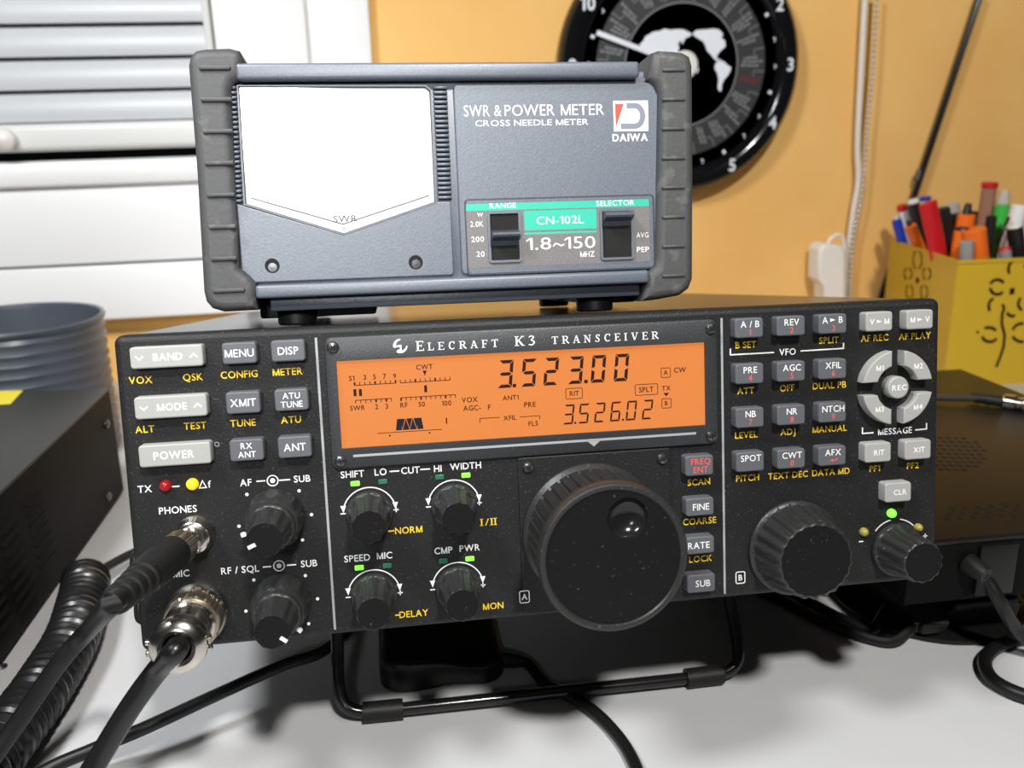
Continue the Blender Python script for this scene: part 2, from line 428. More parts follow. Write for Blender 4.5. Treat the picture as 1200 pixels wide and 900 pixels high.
lands = [[(418, 215), (412, 195), (428, 178), (436, 160), (455, 150), (470, 140), (500, 136), (520, 126), (545, 132), (575, 128), (605, 130), (640, 148), (632, 160), (615, 165), (606, 180), (598, 195), (592, 176), (580, 190), (584, 215), (570, 240), (550, 262), (530, 255), (505, 285), (485, 250), (460, 235), (440, 240)],
         [(642, 150), (660, 132), (700, 130), (735, 126), (760, 130), (778, 150), (770, 165), (786, 180), (788, 205), (776, 215), (762, 228), (748, 250), (756, 262), (764, 258), (768, 270), (750, 268), (736, 256), (722, 238), (706, 222), (700, 200), (690, 182), (672, 172), (655, 160)],
         [(744, 280), (758, 266), (778, 268), (792, 282), (814, 298), (806, 318), (796, 334), (782, 350), (772, 372), (770, 398), (762, 402), (754, 385), (758, 350), (752, 322), (740, 300)],
         [(560, 380), (590, 372), (610, 392), (606, 415), (580, 424), (560, 410)]]
b = MB().mat('clockwhite')
for L in lands: b.prism([mappt(*p) for p in L], yd - .3, yd - .7)
b.build('world_map', parent=ck, shift=KS)
tipm = (CL.x - 74.0, CL.z + 25.5); tl = Vector((CL.x, CL.z)); dv = (Vector(tipm) - tl).normalized(); nv = Vector((-dv.y, dv.x))
mb('clockwhite').prism([tuple(tl - dv * 14 + nv * 1.9), tuple(tl - dv * 14 - nv * 1.9), tuple(Vector(tipm) - nv * 1.9), tuple(Vector(tipm) + nv * 1.9)], yd - 3.2, yd - 4).build('minute_hand', parent=ck, shift=KS)
tiph = Vector((CL.x - 24, CL.z - 44)); dv = (tiph - tl).normalized(); nv = Vector((-dv.y, dv.x))
mb('clockwhite').prism([tuple(tl + nv * 2.2), tuple(tl - nv * 2.2), tuple(tiph - nv * 2.2), tuple(tiph + nv * 2.2)], yd - 2, yd - 2.8).build('hour_hand', parent=ck, shift=KS)
mb('whiteplastic').lathe([(11.5, 0), (11.5, 5), (10, 6.2), (0.5, 6.6)], (CL.x + 1, yd, CL.z), n=32).build('hub_cap', parent=ck, shift=KS)

# ------------------------------------------------------------------ hanging cords and rod on the right part of the wall
def ontx(pts, y): return [aty(x, yy, y) for x, yy in pts]
def c5p(x, y): return (940 + x / 2.369, y / 2.369)
tag(mb('whitecord').tube(ontx([c5p(175, -20), c5p(163, 200), c5p(154, 400), c5p(156, 500), c5p(140, 600), c5p(122, 760), c5p(116, 900)], 520), 2.6).build('white_cable'),
    'white cable hanging down the wall just left of the beaded chain', 'cable')
b = mb('bead'); path = spline(ontx([c5p(209, -20), c5p(196, 200), c5p(183, 340), c5p(175, 450), c5p(163, 560), c5p(140, 680), c5p(128, 900)], 514), 10)
acc = 0; b.tube(path, .7, 6, 0)
for i in range(len(path) - 1):
    s0, s1 = path[i], path[i + 1]; L = (s1 - s0).length
    while acc < L:
        b.ball(s0.lerp(s1, acc / L), 1.9, n=8); acc += 4.6
    acc -= L
tag(b.build('bead_chain'), 'beaded blind chain hanging on the wall just right of the white cable', 'chain')
pl = aty(969, 318, 512)
sw = thing('cord_socket', 'white plastic plug socket standing against wall behind the radio', 'socket', (pl.x, 512, 0))
b = mb('whiteplastic'); k = [aty(*c5p(x, y), 512) for x, y in ((30, 690), (45, 672), (95, 678), (104, 700), (104, 920), (48, 920), (44, 790), (28, 770))]
b.prism([(q.x, q.z) for q in k], 520, 500, 3, 3).build('socket_body', parent=sw, shift=(pl.x, 512, 0))
mb('whiteplastic').tube(ontx([c5p(70, 680), c5p(82, 660), c5p(104, 652), c5p(116, 672), c5p(117, 740)], 511), 1.6).build('strain_loop', parent=sw, shift=(pl.x, 512, 0))
rod = thing('rod_antenna', 'thin glossy black rod rising past the yellow pencil box', 'rod', (409, 518, 0))
a0, a1 = aty(1150, -10, 519), aty(1028, 362, 519)
mb('gloss').tube([a0, a0.lerp(a1, .5), a1, a1 + (a1 - a0) * .2], 3.0, 10, 4).build('shaft', parent=rod, shift=(409, 518, 0))
q0, q1 = aty(1078.5, 200, 519), aty(1075, 212, 519)
mb('screw').tube([q0, q1], 3.6, 12, 0).build('ferrule', parent=rod, shift=(409, 518, 0))

# ------------------------------------------------------------------ yellow tin of pens
PB = [Vector((382, 367, 0)), Vector((410, 505, 0)), Vector((540, 505, 0)), Vector((530, 367, 0))]; PH = 101.0
tin = thing('pencil_box', 'yellow painted tin pencil box with cut-out flowers, full of pens', 'box', (455, 430, 0)); TS = (455, 430, 0)
ctr = sum(PB, Vector()) / 4
def sc_(p, k, z): q = ctr + (p - ctr) * k; return (q.x, q.y, z)
b = mb('yellowtin')
outer = [[sc_(p, k, z) for p in PB] for k, z in ((1, 0), (1.0, PH - 3), (1.012, PH - 2.6), (1.012, PH), (.985, PH), (.985, PH - 3), (.98, 3))]
b.loft(outer)
def frame_of(p, q):
    u = (q - p).normalized(); n = Vector((u.y, -u.x, 0)); return p, u, n
fl = frame_of(PB[0], PB[1]); fn = -fl[2] if fl[2].dot(ctr - PB[0]) > 0 else fl[2]
frn = Vector((0, -1, 0))
def face_stroke(pix, t, p0, n, off=.35):
    pts = [atplane(1020 + x / 3.461, 200 + y / 3.461, p0 + n * off, n) for x, y in pix]
    u = Vector((0, 0, 1)).cross(n).normalized()
    uv = [((q - p0).dot(u), q.z) for q in pts]
    b.stroke(uv, t, 0, fr=lambda a, c: p0 + n * off + u * a + Vector((0, 0, c)))
b.mat('black')
def arc(cx, cy, rx, ry, a0, a1, n=8, rot=0):
    o = []
    for i in range(n + 1):
        a = R_(a0 + (a1 - a0) * i / n); x, y = rx * math.cos(a), ry * math.sin(a); r = R_(rot)
        o.append((cx + x * math.cos(r) - y * math.sin(r), cy + x * math.sin(r) + y * math.cos(r)))
    return o
P0 = PB[0]
for cx, cy, rx, ry in ((190, 362, 18, 38), (228, 418, 16, 24), (152, 418, 16, 24), (158, 492, 14, 28), (217, 492, 14, 28)):
    face_stroke(arc(cx, cy, rx, ry, 110, 250), 1.7, P0, fn); face_stroke(arc(cx, cy, rx, ry, -70, 70), 1.7, P0, fn)
face_stroke([(184, 445), (196, 445)], 4.5, P0, fn)
for a in (arc(590, 400, 30, 36, 150, 260), arc(620, 415, 20, 30, -80, 10), arc(515, 470, 30, 28, 200, 330), arc(515, 470, 30, 32, 40, 170), arc(500, 550, 20, 30, 140, 270), arc(520, 560, 22, 22, -50, 60), arc(575, 560, 24, 30, 60, 150), arc(630, 540, 30, 30, 120, 230),
          [(535, 578), (533, 620), (545, 668), (540, 715), (525, 760), (510, 797)], arc(485, 668, 32, 26, 30, 170), arc(480, 662, 34, 26, 240, 330), arc(615, 660, 40, 40, 200, 280), arc(615, 650, 44, 44, 80, 150)):
    face_stroke(a, 2.3, P0, frn)
face_stroke([(565, 490), (585, 488)], 5.0, P0, frn); face_stroke([(430, 655), (440, 655)], 2, P0, frn)
b.build('box_body', parent=tin, shift=TS)

def penpt(x, y, yy): return aty(1020 + x / 3.461, 200 + y / 3.461, yy)
def pen(label, top, low, yy, secs, group=None, cat='pen', name='pen', flatk=1.0):
    """secs: (part name, material, from, to, r0, r1) as fractions of the length from the top"""
    rim = 505 - (1020 + low[0] / 3.461 - 1037) * 1.64; yy = min(496, max(yy, rim + 10)) if rim > 367 else max(yy, 380)
    a, c = penpt(*top, yy), penpt(*low, yy); d = (c - a).normalized()
    L = min(135, (a.z - 10) / max(.3, -d.z)); e = a + d * L
    e.x = max(e.x, 393 + (e.y - 367) * .204, c.x); e.x = min(e.x, 520); d = (e - a).normalized(); L = (e - a).length; V = (c - a).length
    r = thing(name, label, cat, e, group)
    for nm, mt, f0, f1, r0, r1 in secs:
        q = MB().mat(mt)
        l0, l1 = V * f0, (L if f1 == 1 else V * f1)
        ed = min(.8, (l1 - l0) * .2)
        q.lathe([(max(.2, r0 - ed), l0), (r0, l0 + ed), (r1, l1 - ed), (max(.2, r1 - ed), l1)], a, d, 14)
        if flatk != 1:
            for v in q.bm.verts:
                rel = v.co - a; along = d * rel.dot(d); off = rel - along; side = Vector((1, 0, 0)); side = (side - d * side.dot(d)).normalized()
                v.co = a + along + side * off.dot(side) * flatk + (off - side * off.dot(side))
        q.build(nm, parent=r, shift=e)
    return r
pen('pen with clear tip and blue barrel at the left corner of the yellow tin', (100, 180), (122, 262), 470, [('cap', 'pen_clear', 0, .22, 1.6, 2.6), ('barrel', 'pen_blue', .22, 1, 4.2, 4.2)])
pen('white marker with red cap at the far left of the yellow tin', (124, 138), (146, 225), 488, [('cap', 'pen_red', 0, .3, 4, 4.4), ('barrel', 'pen_white', .3, 1, 4.4, 4.4)])
pen('black marker with round white cap behind the red flat holder', (172, 118), (192, 220), 472, [('cap', 'pen_white', 0, .13, 4.8, 5), ('barrel', 'pen_black', .13, 1, 4.6, 4.6)])
pen('pen with bright blue end behind the red flat holder', (221, 106), (224, 170), 488, [('cap', 'pen_blue', 0, .22, 5.2, 5.2), ('barrel', 'pen_white', .22, 1, 4, 4)])
pen('orange pen with slim black tip leaning at left front rim of the tin', (150, 198), (186, 282), 426, [('tip', 'pen_black', 0, .28, 1.6, 2.4), ('barrel', 'pen_orange', .28, 1, 4.8, 4.8)])
pen('wide flat red plastic holder standing in the yellow tin', (232, 128), (272, 318), 408, [('barrel', 'pen_red', 0, 1, 4, 4)], cat='holder', name='flat_holder', flatk=1.9)
pen('plain black pen just right of the red flat holder', (296, 150), (318, 300), 430, [('barrel', 'pen_black', 0, 1, 5, 5)])
pen('tool with dark steel blade standing between black pen and orange markers', (335, 130), (330, 240), 446, [('blade', 'pen_steel', 0, .4, 3, 3.6), ('handle', 'pen_black', .4, 1, 4, 4)], cat='tool', name='craft_knife', flatk=2.0)
pen('orange marker with slim black tip, the taller of the two leaning ones', (398, 132), (352, 280), 420, [('tip', 'pen_black', 0, .30, 2.6, 3.8), ('barrel', 'pen_orange', .30, 1, 7, 7)])
pen('short orange marker with stubby black cap in front of the taller one', (376, 228), (350, 325), 396, [('cap', 'pen_black', 0, .16, 5, 5.6), ('barrel', 'pen_orange', .16, 1, 6.2, 6.2)])
pen('thick translucent orange lighter-shaped holder at the front corner of the tin', (418, 236), (428, 330), 388, [('barrel', 'pen_orange', 0, 1, 9, 9)], cat='holder', name='rounded_holder')
pen('small grey clip end at the front corner beside the thick orange holder', (392, 284), (390, 330), 379, [('barrel', 'pen_grey', 0, 1, 5.2, 5.2)], cat='clip', name='clip_end')
pen('tall brownish clear tube pen with red cap, highest in the tin', (486, 46), (448, 240), 452, [('cap', 'pen_red', 0, .13, 6.6, 6.6), ('barrel', 'pen_brown', .13, 1, 6, 6)])
pen('green pen with clear domed cap right of the tall red capped one', (546, 78), (506, 260), 440, [('cap', 'pen_clear', 0, .33, 4, 5.6), ('barrel', 'pen_green', .33, 1, 6, 6)])
pen('black pen standing between the tall red capped pen and orange holder', (424, 164), (408, 240), 462, [('barrel', 'pen_black', 0, 1, 3.4, 3.4)])
pen('thin black pen behind the green pen and white pen', (492, 182), (478, 300), 420, [('barrel', 'pen_black', 0, 1, 4.2, 4.2)])
wp = pen('fat white pen leaning right with a black clip along it', (606, 140), (502, 335), 404, [('barrel', 'pen_white', 0, 1, 6.5, 7)])
a, c = penpt(562, 188, 396), penpt(518, 292, 396)
mb('pen_black').tube([a, c], 1.3, 8, 0).build('pocket_clip', parent=wp, shift=Vector(wp.location) * 1000)
pen('black marker with round white top near the right frame edge', (584, 222), (596, 320), 392, [('cap', 'pen_white', 0, .07, 5, 5.4), ('barrel', 'pen_black', .07, 1, 6, 6)])
pen('white pen with a red top behind the black marker at right edge', (607, 196), (612, 300), 425, [('cap', 'pen_red', 0, .13, 4.5, 5), ('barrel', 'pen_white', .13, 1, 4.6, 4.6)])
pen('short pen with a red end at the front rim below the white pen', (545, 312), (548, 345), 378, [('cap', 'pen_red', 0, .3, 4, 4.4), ('barrel', 'pen_grey', .3, 1, 4.4, 4.4)])

# ------------------------------------------------------------------ ribbed pot behind the power supply
pot = thing('ribbed_pot', 'round slate grey ribbed pot standing behind the left black case', 'pot', (-284, 345, 0)); PS = (-284, 345, 0)
prof = [(46, 0), (50, 1)]
for i in range(13): zc = 5 + i * 6.6; prof += [(52.6, zc - 2.6), (53.6, zc), (52.6, zc + 2.6)]
prof += [(54, 88.5), (54.6, 90.5), (53.5, 92), (51.6, 91.4), (50.6, 88), (48, 8), (2, 6)]
mb('pot').lathe(prof, PS, (0, 0, 1), 64).build('pot_body', parent=pot, shift=PS)

# ------------------------------------------------------------------ black power supply on the left
ps = thing('power_supply', 'black vented metal case with a yellow sticker at the left edge', 'power supply', (-275, 140, 0)); SS = (-275, 140, 0)
X1 = -207.0; ZT = 64.0
b = MB().mat('psu'); b.box(-350, X1 + .3, 15, 266, ZT - 1.5, ZT, .6)
b.mat('psuside'); b.box(-350, X1, 15, 265, 2, ZT - 1.2, .4)
b.mat('hole')
def onside(px, py): q = atplane(px, py, (X1 + .15, 0, 0), (1, 0, 0)); return q
slots = []
for i in range(7): slots.append(((29 + 3.0 * i, 593 + 11.7 * i), (47.5 + 2.7 * i, 570 + 12 * i)))
for i in range(9): slots.append(((0 + 3.0 * i, 628 + 12 * i), (17 + 3.6 * i, 606 + 12.6 * i)))
for i in range(9): slots.append(((-30 + 3.2 * i, 676 + 12.6 * i), (-8 + 3.4 * i, 645 + 13 * i)))
for (p, q) in slots:
    p, q = onside(*p), onside(*q); zc = (p.z + q.z) / 2
    if zc < 5: continue
    b.mat('hole'); b.flat([(p.y, zc - .7), (q.y, zc - .7), (q.y, zc + .5), (p.y, zc + .5)], 0, fr=lambda u, v: (X1 + .12, u, v))
    b.mat('psuside'); b.box(X1 - .2, X1 + .9, min(p.y, q.y), max(p.y, q.y), zc - 1.3, zc - .7, .2, 1)
b.build('case', parent=ps, shift=SS)
for px, py in ((124, 497), (126, 582), (4, 785)):
    q = onside(px, py); mb('screw').lathe([(2.6, 0), (2.5, 1.0), (1.6, 1.7), (.3, 1.9)], q, (1, 0, 0), 16).build('case_screw', parent=ps, shift=SS)
q = [atz(x, y, ZT + .1) for x, y in ((-14, 458.5), (27, 457.5), (12, 473.5), (-14, 474.5))]
MB().mat('sticker').loft([[(p.x, p.y, ZT + .02) for p in q], [(p.x, p.y, ZT + .15) for p in q]]).build('sticker', parent=ps, shift=SS)
for x in (-335, -220):
    for y in (30, 250): mb('rubber').lathe([(6, 0), (6.5, 2.4)], (x, y, 0), (0, 0, 1), 16).build('foot', parent=ps, shift=SS)

# ------------------------------------------------------------------ brown-black box on the right with its stand
AZ = 54.0
amp = thing('equipment_box', 'dark brown black perforated metal box right of the radio', 'metal box', (215, 130, 28)); AS = (215, 130, 28)
b = MB().mat('amp'); b.box(133, 301, 24, 238, 51.5, AZ, .8); b.mat('black'); b.box(133.5, 300.5, 24.6, 237.5, 28, 51.8, .8)
b.mat('hole')
def slot(px, py, w_, l_, ang=0):
    q = atz(px, py, AZ + .12); a = R_(ang); u = Vector((math.cos(a), math.sin(a), 0)) * w_ / 2; v = Vector((-math.sin(a), math.cos(a), 0)) * l_ / 2
    b.poly([q - u - v, q + u - v, q + u + v, q - u + v])
for r in range(9):
    for k in range(9):
        px, py = 1083 + k * 9.3 + (r % 2) * 4.5, 512 + r * 4.6 + k * .3
        if (px - 1108) ** 2 / 46 ** 2 + (py - 532) ** 2 / 23 ** 2 < 1: slot(px, py, 1.5, 2.6, 20)
for k in range(8):
    for r in range(3): slot(1110 + k * 15.6 + r * 2.6, 607 - k * 1.0 - r * 5.6, 1.9, 3.2, -25)
b.build('case', parent=amp, shift=AS)
b = MB().mat('device'); q0, q1 = aty(1150, 636, 23.6), aty(1194, 634, 23.6)
b.box(q0.x, q1.x, 22.9, 24.8, 30, 50.5, .5).build('front_plate', parent=amp, shift=AS)
q = aty(1137, 650, 23); mb('rubber').lathe([(3.8, 0), (3.8, 3), (2.9, 8)], (q.x, 24, 44), (.35, -1, -.25), 16).build('cable_gland', parent=amp, shift=AS)
st = thing('box_stand', 'black moulded stand with round base under the right metal box', 'stand', (177, 75, 0)); ST = (177, 75, 0)
mb('device').lathe([(39, 0), (40, .8), (40, 2.2), (37, 3.2), (2, 3.4)], ST, (0, 0, 1), 48).build('base_disc', parent=st, shift=ST)
b = mb('device')
b.loft([[(150, y0, z0), (164, y0 - 3, z0), (164, y1, z1), (150, y1, z1)] for y0, y1, z0, z1 in ((44, 110, 3.2, 3.2), (42, 112, 9, 9), (46, 112, 14, 14), (58, 108, 28, 28))])
b.loft([[(165, y0, z0), (198, y0, z0), (198, y1, z1), (165, y1, z1)] for y0, y1, z0, z1 in ((45, 100, 3.2, 3.2), (43, 102, 12, 12), (50, 102, 17, 17), (54, 100, 20, 20), (60, 98, 28, 28))])
b.build('bracket', parent=st, shift=ST)
b = mb('rubber'); b.box(168, 196, 41.5, 46, 12, 15.5, 1); b.box(153, 162, 39.5, 44, 4, 9, 1.5); b.build('grip_pad', parent=st, shift=ST)
mb('screw').lathe([(1.6, 0), (1.5, .8), (.3, 1)], (180, 45.6, 9), (0, -1, 0), 12).build('stand_screw', parent=st, shift=ST)
# coax lead lying across the box
cx = thing('coaxial_lead', 'grey lead with metal connector lying across the brown black box', 'cable', (240, 140, AZ)); XS = (240, 140, AZ)
pts = [atz(x, y, AZ + 3.2) for x, y in ((1060, 464), (1104, 466), (1150, 467), (1178, 471))]
mb('psu').tube(pts[:3], 1.7).build('cord', parent=cx, shift=XS)
d = (pts[3] - pts[2]).normalized()
mb('rubber').lathe([(1.9, 0), (2.8, 4), (2.6, 7), (2.9, 9), (2.8, 12), (3.1, 17)], pts[2] - d * 6, d, 16).build('boot', parent=cx, shift=XS)
mb('nickel').lathe([(3.1, 0), (4.4, 1), (4.4, 6), (3.4, 7), (3.4, 9), (4.6, 10), (4.6, 24), (3.8, 25), (3.8, 32)], pts[2] + d * 10, d, 24).build('connector', parent=cx, shift=XS)
# thick lead from the box that loops on the desk
g = Vector((q.x, 24, 44)) + Vector((.35, -1, -.25)).normalized() * 6
pts = [g, atz(1152, 672, 38), atz(1172, 706, 28), atz(1192, 738, 14), atz(1222, 762, 5), atz(1246, 768, 3), atz(1240, 750, 3), atz(1205, 747, 3), atz(1172, 756, 3), atz(1155, 772, 3), atz(1158, 790, 3), atz(1176, 805, 3), atz(1210, 818, 3), atz(1270, 830, 3)]
tag(mb('cable').tube(pts, 2.6, 12).build('looped_lead'), 'thick black lead looping on the desk at the right edge', 'cable')
tag(mb('cable').tube([(60, 150, 2.6), (92, 110, 2.6)] + [atz(x, y, 2.6) for x, y in ((920, 706), (955, 724), (1000, 742), (1040, 752))] + [(147, 40, 6.2), (153, 47, 7)], 2.2, 10).build('power_lead'),
    'black lead curving over the desk from under the radio to the right stand', 'cable', 'paired leads under the radio')
tag(mb('cable').tube([(74, 160, 2.6), (104, 118, 2.6)] + [atz(x, y, 2.6) for x, y in ((950, 706), (985, 724), (1020, 738))] + [(146, 55, 6.4), (152, 60, 7)], 2.2, 10).build('power_lead'),
    'second black lead just behind the first, curving towards the right stand', 'cable', 'paired leads under the radio')

# ------------------------------------------------------------------ TRANSCEIVER
W, H = 254.0, 93.6
S = Vector((127, LIFT * SN, -LIFT * CS))          # the desk point under the panel, in the transceiver's own axes
rig = thing('radio_transceiver', 'black amateur radio transceiver with amber screen, tilted on its wire stand', 'radio')
rig.rotation_euler = (-TILT, 0, 0)
def K(b, name, parent=rig, **kw): return b.build(name, parent=parent, shift=S, **kw)
def shell():
    b = mb('case')
    o = rrect(.8, W - .8, .6, H - .4, 1.2, 3)
    b.loft([[(x, 254, z) for x, z in inset(o, .6)], [(x, 253, z) for x, z in o], [(x, 7.5, z) for x, z in o], [(x, 7, z) for x, z in inset(o, .4)]])
    return b
K(shell(), 'case')

# front panel with its printing
b = MB().mat('panel'); b.prism(rrect(0, W, 0, H, 2.6, 5), 7.2, 0, 2.0, 4)
Y = -.06
b.mat('greyline'); b.flat([(55.8, 90.4), (56.5, 90.4), (56.5, 1.8), (55.8, 1.8)], Y); b.flat([(179.5, 90.5), (180.2, 90.5), (180.2, 1.6), (179.5, 1.6)], Y)
b.mat('yellow')
def lab(st, px, py, cap=2.05, y=0.0, wpx=None, bold=.012):
    x, zz = pp(px, py, y); b.text(st, x, zz, cap, y + Y, width=wpx / 3.93 if wpx else None, bold=bold)
for st, px, py in (('VOX', 164.8, 445.4), ('QSK', 226.2, 441.9), ('CONFIG', 280.3, 438.7), ('METER', 337, 435.5), ('ALT', 169.7, 503), ('TEST', 228.7, 498.8), ('TUNE', 284.7, 495.5), ('ATU', 341, 491.8),
                   ('B SET', 874, 404), ('SPLIT', 971.4, 398.6), ('ATT', 873.8, 457.8), ('OFF', 922.4, 454.6), ('DUAL PB', 972, 451.5), ('LEVEL', 874.5, 509.6), ('ADJ', 923.3, 506), ('MANUAL', 972.3, 502.4),
                   ('AF REC', 1024.8, 396), ('AF PLAY', 1072, 393.7), ('PITCH', 876, 560), ('TEXT DEC', 923.4, 556.7), ('DATA MD', 973.7, 553), ('PF1', 1025, 549), ('PF2', 1069.6, 545.5),
                   ('SCAN', 819, 564.7), ('COARSE', 819.8, 610.5), ('LOCK', 821, 654.7), ('NORM', 479, 621), ('DELAY', 485, 719), ('MON', 578, 710)): lab(st, px, py)
# serif I/II beside the width knob
x, zz = pp(572, 611.6)
for ox, sl in ((-2.0, 0), (-.35, .9), (1.1, 0), (2.2, 0)):
    b.stroke([(x + ox - sl / 2, zz - 1.05), (x + ox + sl / 2, zz + 1.05)], .42 if not sl else .3, Y)
    if not sl:
        for s in (-1, 1): b.stroke([(x + ox - .5, zz + s * 1.0), (x + ox + .5, zz + s * 1.0)], .2, Y)
for px0, px1, py in ((455, 462, 622.5), (463, 469, 721)):
    a, c = pp(px0, py), pp(px1, py - .6); b.stroke([a, (c[0], a[1])], .45, Y)
b.mat('white')
for st, px, py in (('TX', 169.7, 573), ('f', 245.5, 567.2), ('AF', 288, 565.5), ('SUB', 354, 560.9), ('PHONES', 208.5, 597.3), ('MIC', 212.5, 672), ('RF / SQL', 281.4, 667.6), ('SUB', 362.2, 660.2),
                   ('SHIFT', 413, 555.6), ('LO', 446, 553), ('CUT', 481, 551), ('HI', 513, 549), ('WIDTH', 545.6, 546), ('SPEED', 418.6, 654), ('MIC', 450.6, 651), ('CMP', 519.6, 645), ('PWR', 550.4, 642),
                   ('VFO', 922.8, 412.3), ('MESSAGE', 1048.8, 505)): lab(st, px, py)
for px, py, ch in ((402, 602, '-'), (464.2, 597.2, '+'), (502, 594, '-'), (561.6, 589.2, '+'), (408, 700, '-'), (469, 694.5, '+'), (507, 691, '-'), (566, 685.5, '+'), (1009, 634.5, '-'), (1084, 628, '+')):
    x, zz = pp(px, py); b.stroke([(x - .75, zz), (x + .75, zz)], .38, Y)
    if ch == '+': b.stroke([(x, zz - .75), (x, zz + .75)], .38, Y)
x, zz = pp(237.5, 567.6); b.stroke([(x - 1.0, zz - 1.0), (x, zz + 1.1), (x + 1.0, zz - 1.0)], .28, Y, closed=True)
def seg(p, q, t=.4): a, c = pp(*p), pp(*q); b.stroke([a, (c[0], (a[1] + c[1]) / 2)] if abs(a[1] - c[1]) < .8 else [a, c], t, Y)
seg((201, 570.3), (210.5, 569.8)); seg((300.5, 564), (311, 563.3)); seg((327, 562.8), (340, 562)); seg((308, 664.5), (318, 663.8)); seg((336, 662.4), (347, 661.6)); seg((456.5, 552.5), (468, 551.8)); seg((492.5, 550.2), (504, 549.4))
for px, py in ((319.5, 563.2), (327, 663)):
    x, zz = pp(px, py); b.disc(x, zz, .75, Y); b.stroke([(x + 1.55 * math.cos(a * .3142), zz + 1.55 * math.sin(a * .3142)) for a in range(20)], .35, Y, closed=True)
def circ(x, zz, r, a0, a1, t=.36, n=24):
    b.stroke([(x + r * math.sin(R_(a0 + (a1 - a0) * i / n)), zz + r * math.cos(R_(a0 + (a1 - a0) * i / n))) for i in range(n + 1)], t, Y)
KN = [(68.6, 37.0), (94.0, 37.4), (68.5, 11.5), (94.0, 11.6)]
for x, zz in KN:
    circ(x, zz, 7.9, -70, 70)
    for s in (-1, 1):
        a = R_(78 * s); ex, ez = x + 7.9 * math.sin(a), zz + 7.9 * math.cos(a); b.flat([(ex - .85, ez + 1.2), (ex + .85, ez + 1.2), (ex, ez - 1.0)], Y)
for x, zz in ((40.9, 37.9), (41.0, 11.9)):
    for a in (-105, -46, 46, 105, 90, -90)[:0] + (-100, -45, 45, 90, 135): b.disc(x + 10.6 * math.sin(R_(a)), zz + 10.6 * math.cos(R_(a)), .5, Y, 12)
RK = (239.3, 11.6)
circ(RK[0] - .3, RK[1] + 1.0, 9.0, -52, -10, .35); circ(RK[0] - .3, RK[1] + 1.0, 9.0, 10, 46, .35)
def bracket(pts): b.stroke([pp(*p) for p in pts], .42, Y)
bracket([(855.8, 408.5), (855.8, 415.8), (907, 413)]); bracket([(938, 411.3), (988.4, 408.2), (988.4, 401.8)])
bracket([(1010.6, 501), (1010.6, 508), (1023.6, 507)]); bracket([(1072.4, 503.8), (1085.6, 502.6), (1085.6, 495.6)])
for st, px, py in (('B', 867.6, 676.8),):
    x, zz = pp(px, py); b.text(st, x, zz, 1.9, Y, bold=.01); b.stroke(rrect(x - 1.5, x + 1.5, zz - 1.9, zz + 1.9, .55, 3), .3, Y, closed=True)
b.mat('greyline'); x, zz = pp(254.2, 520.5); b.stroke([(x + .6 * math.cos(a * .52), zz + .6 * math.sin(a * .52)) for a in range(12)], .18, Y, closed=True)
panel = K(b, 'front_panel', recalc=False)

# display bezel and screen
b = MB().mat('bezel'); oo = rrect(58.4, 177.9, 51.2, 90.4, 2.2, 4)
hole = rrect(61.6, 174.0, 57.3, 83.3, .25, 4)
b.loft([[(x, 0, z) for x, z in oo], [(x, -.7, z) for x, z in oo], [(x, -1.15, z) for x, z in inset(oo, .22)], [(x, -1.4, z) for x, z in inset(oo, .75)], [(x, -1.4, z) for x, z in hole], [(x, -.2, z) for x, z in hole]], cap0=False, cap1=False)
b.mat('greyline'); yb = -1.46
xa, za = pp(414, 536, -1.4); xb, _ = pp(815.6, 510, -1.4); xt, _ = pp(696, 520, -1.4); za = 55.0
b.stroke([(xa, za), (xb, za)], .75, yb); b.flat([(xt - 2.4, za), (xt + 2.4, za), (xt, za - 2.0)], yb)
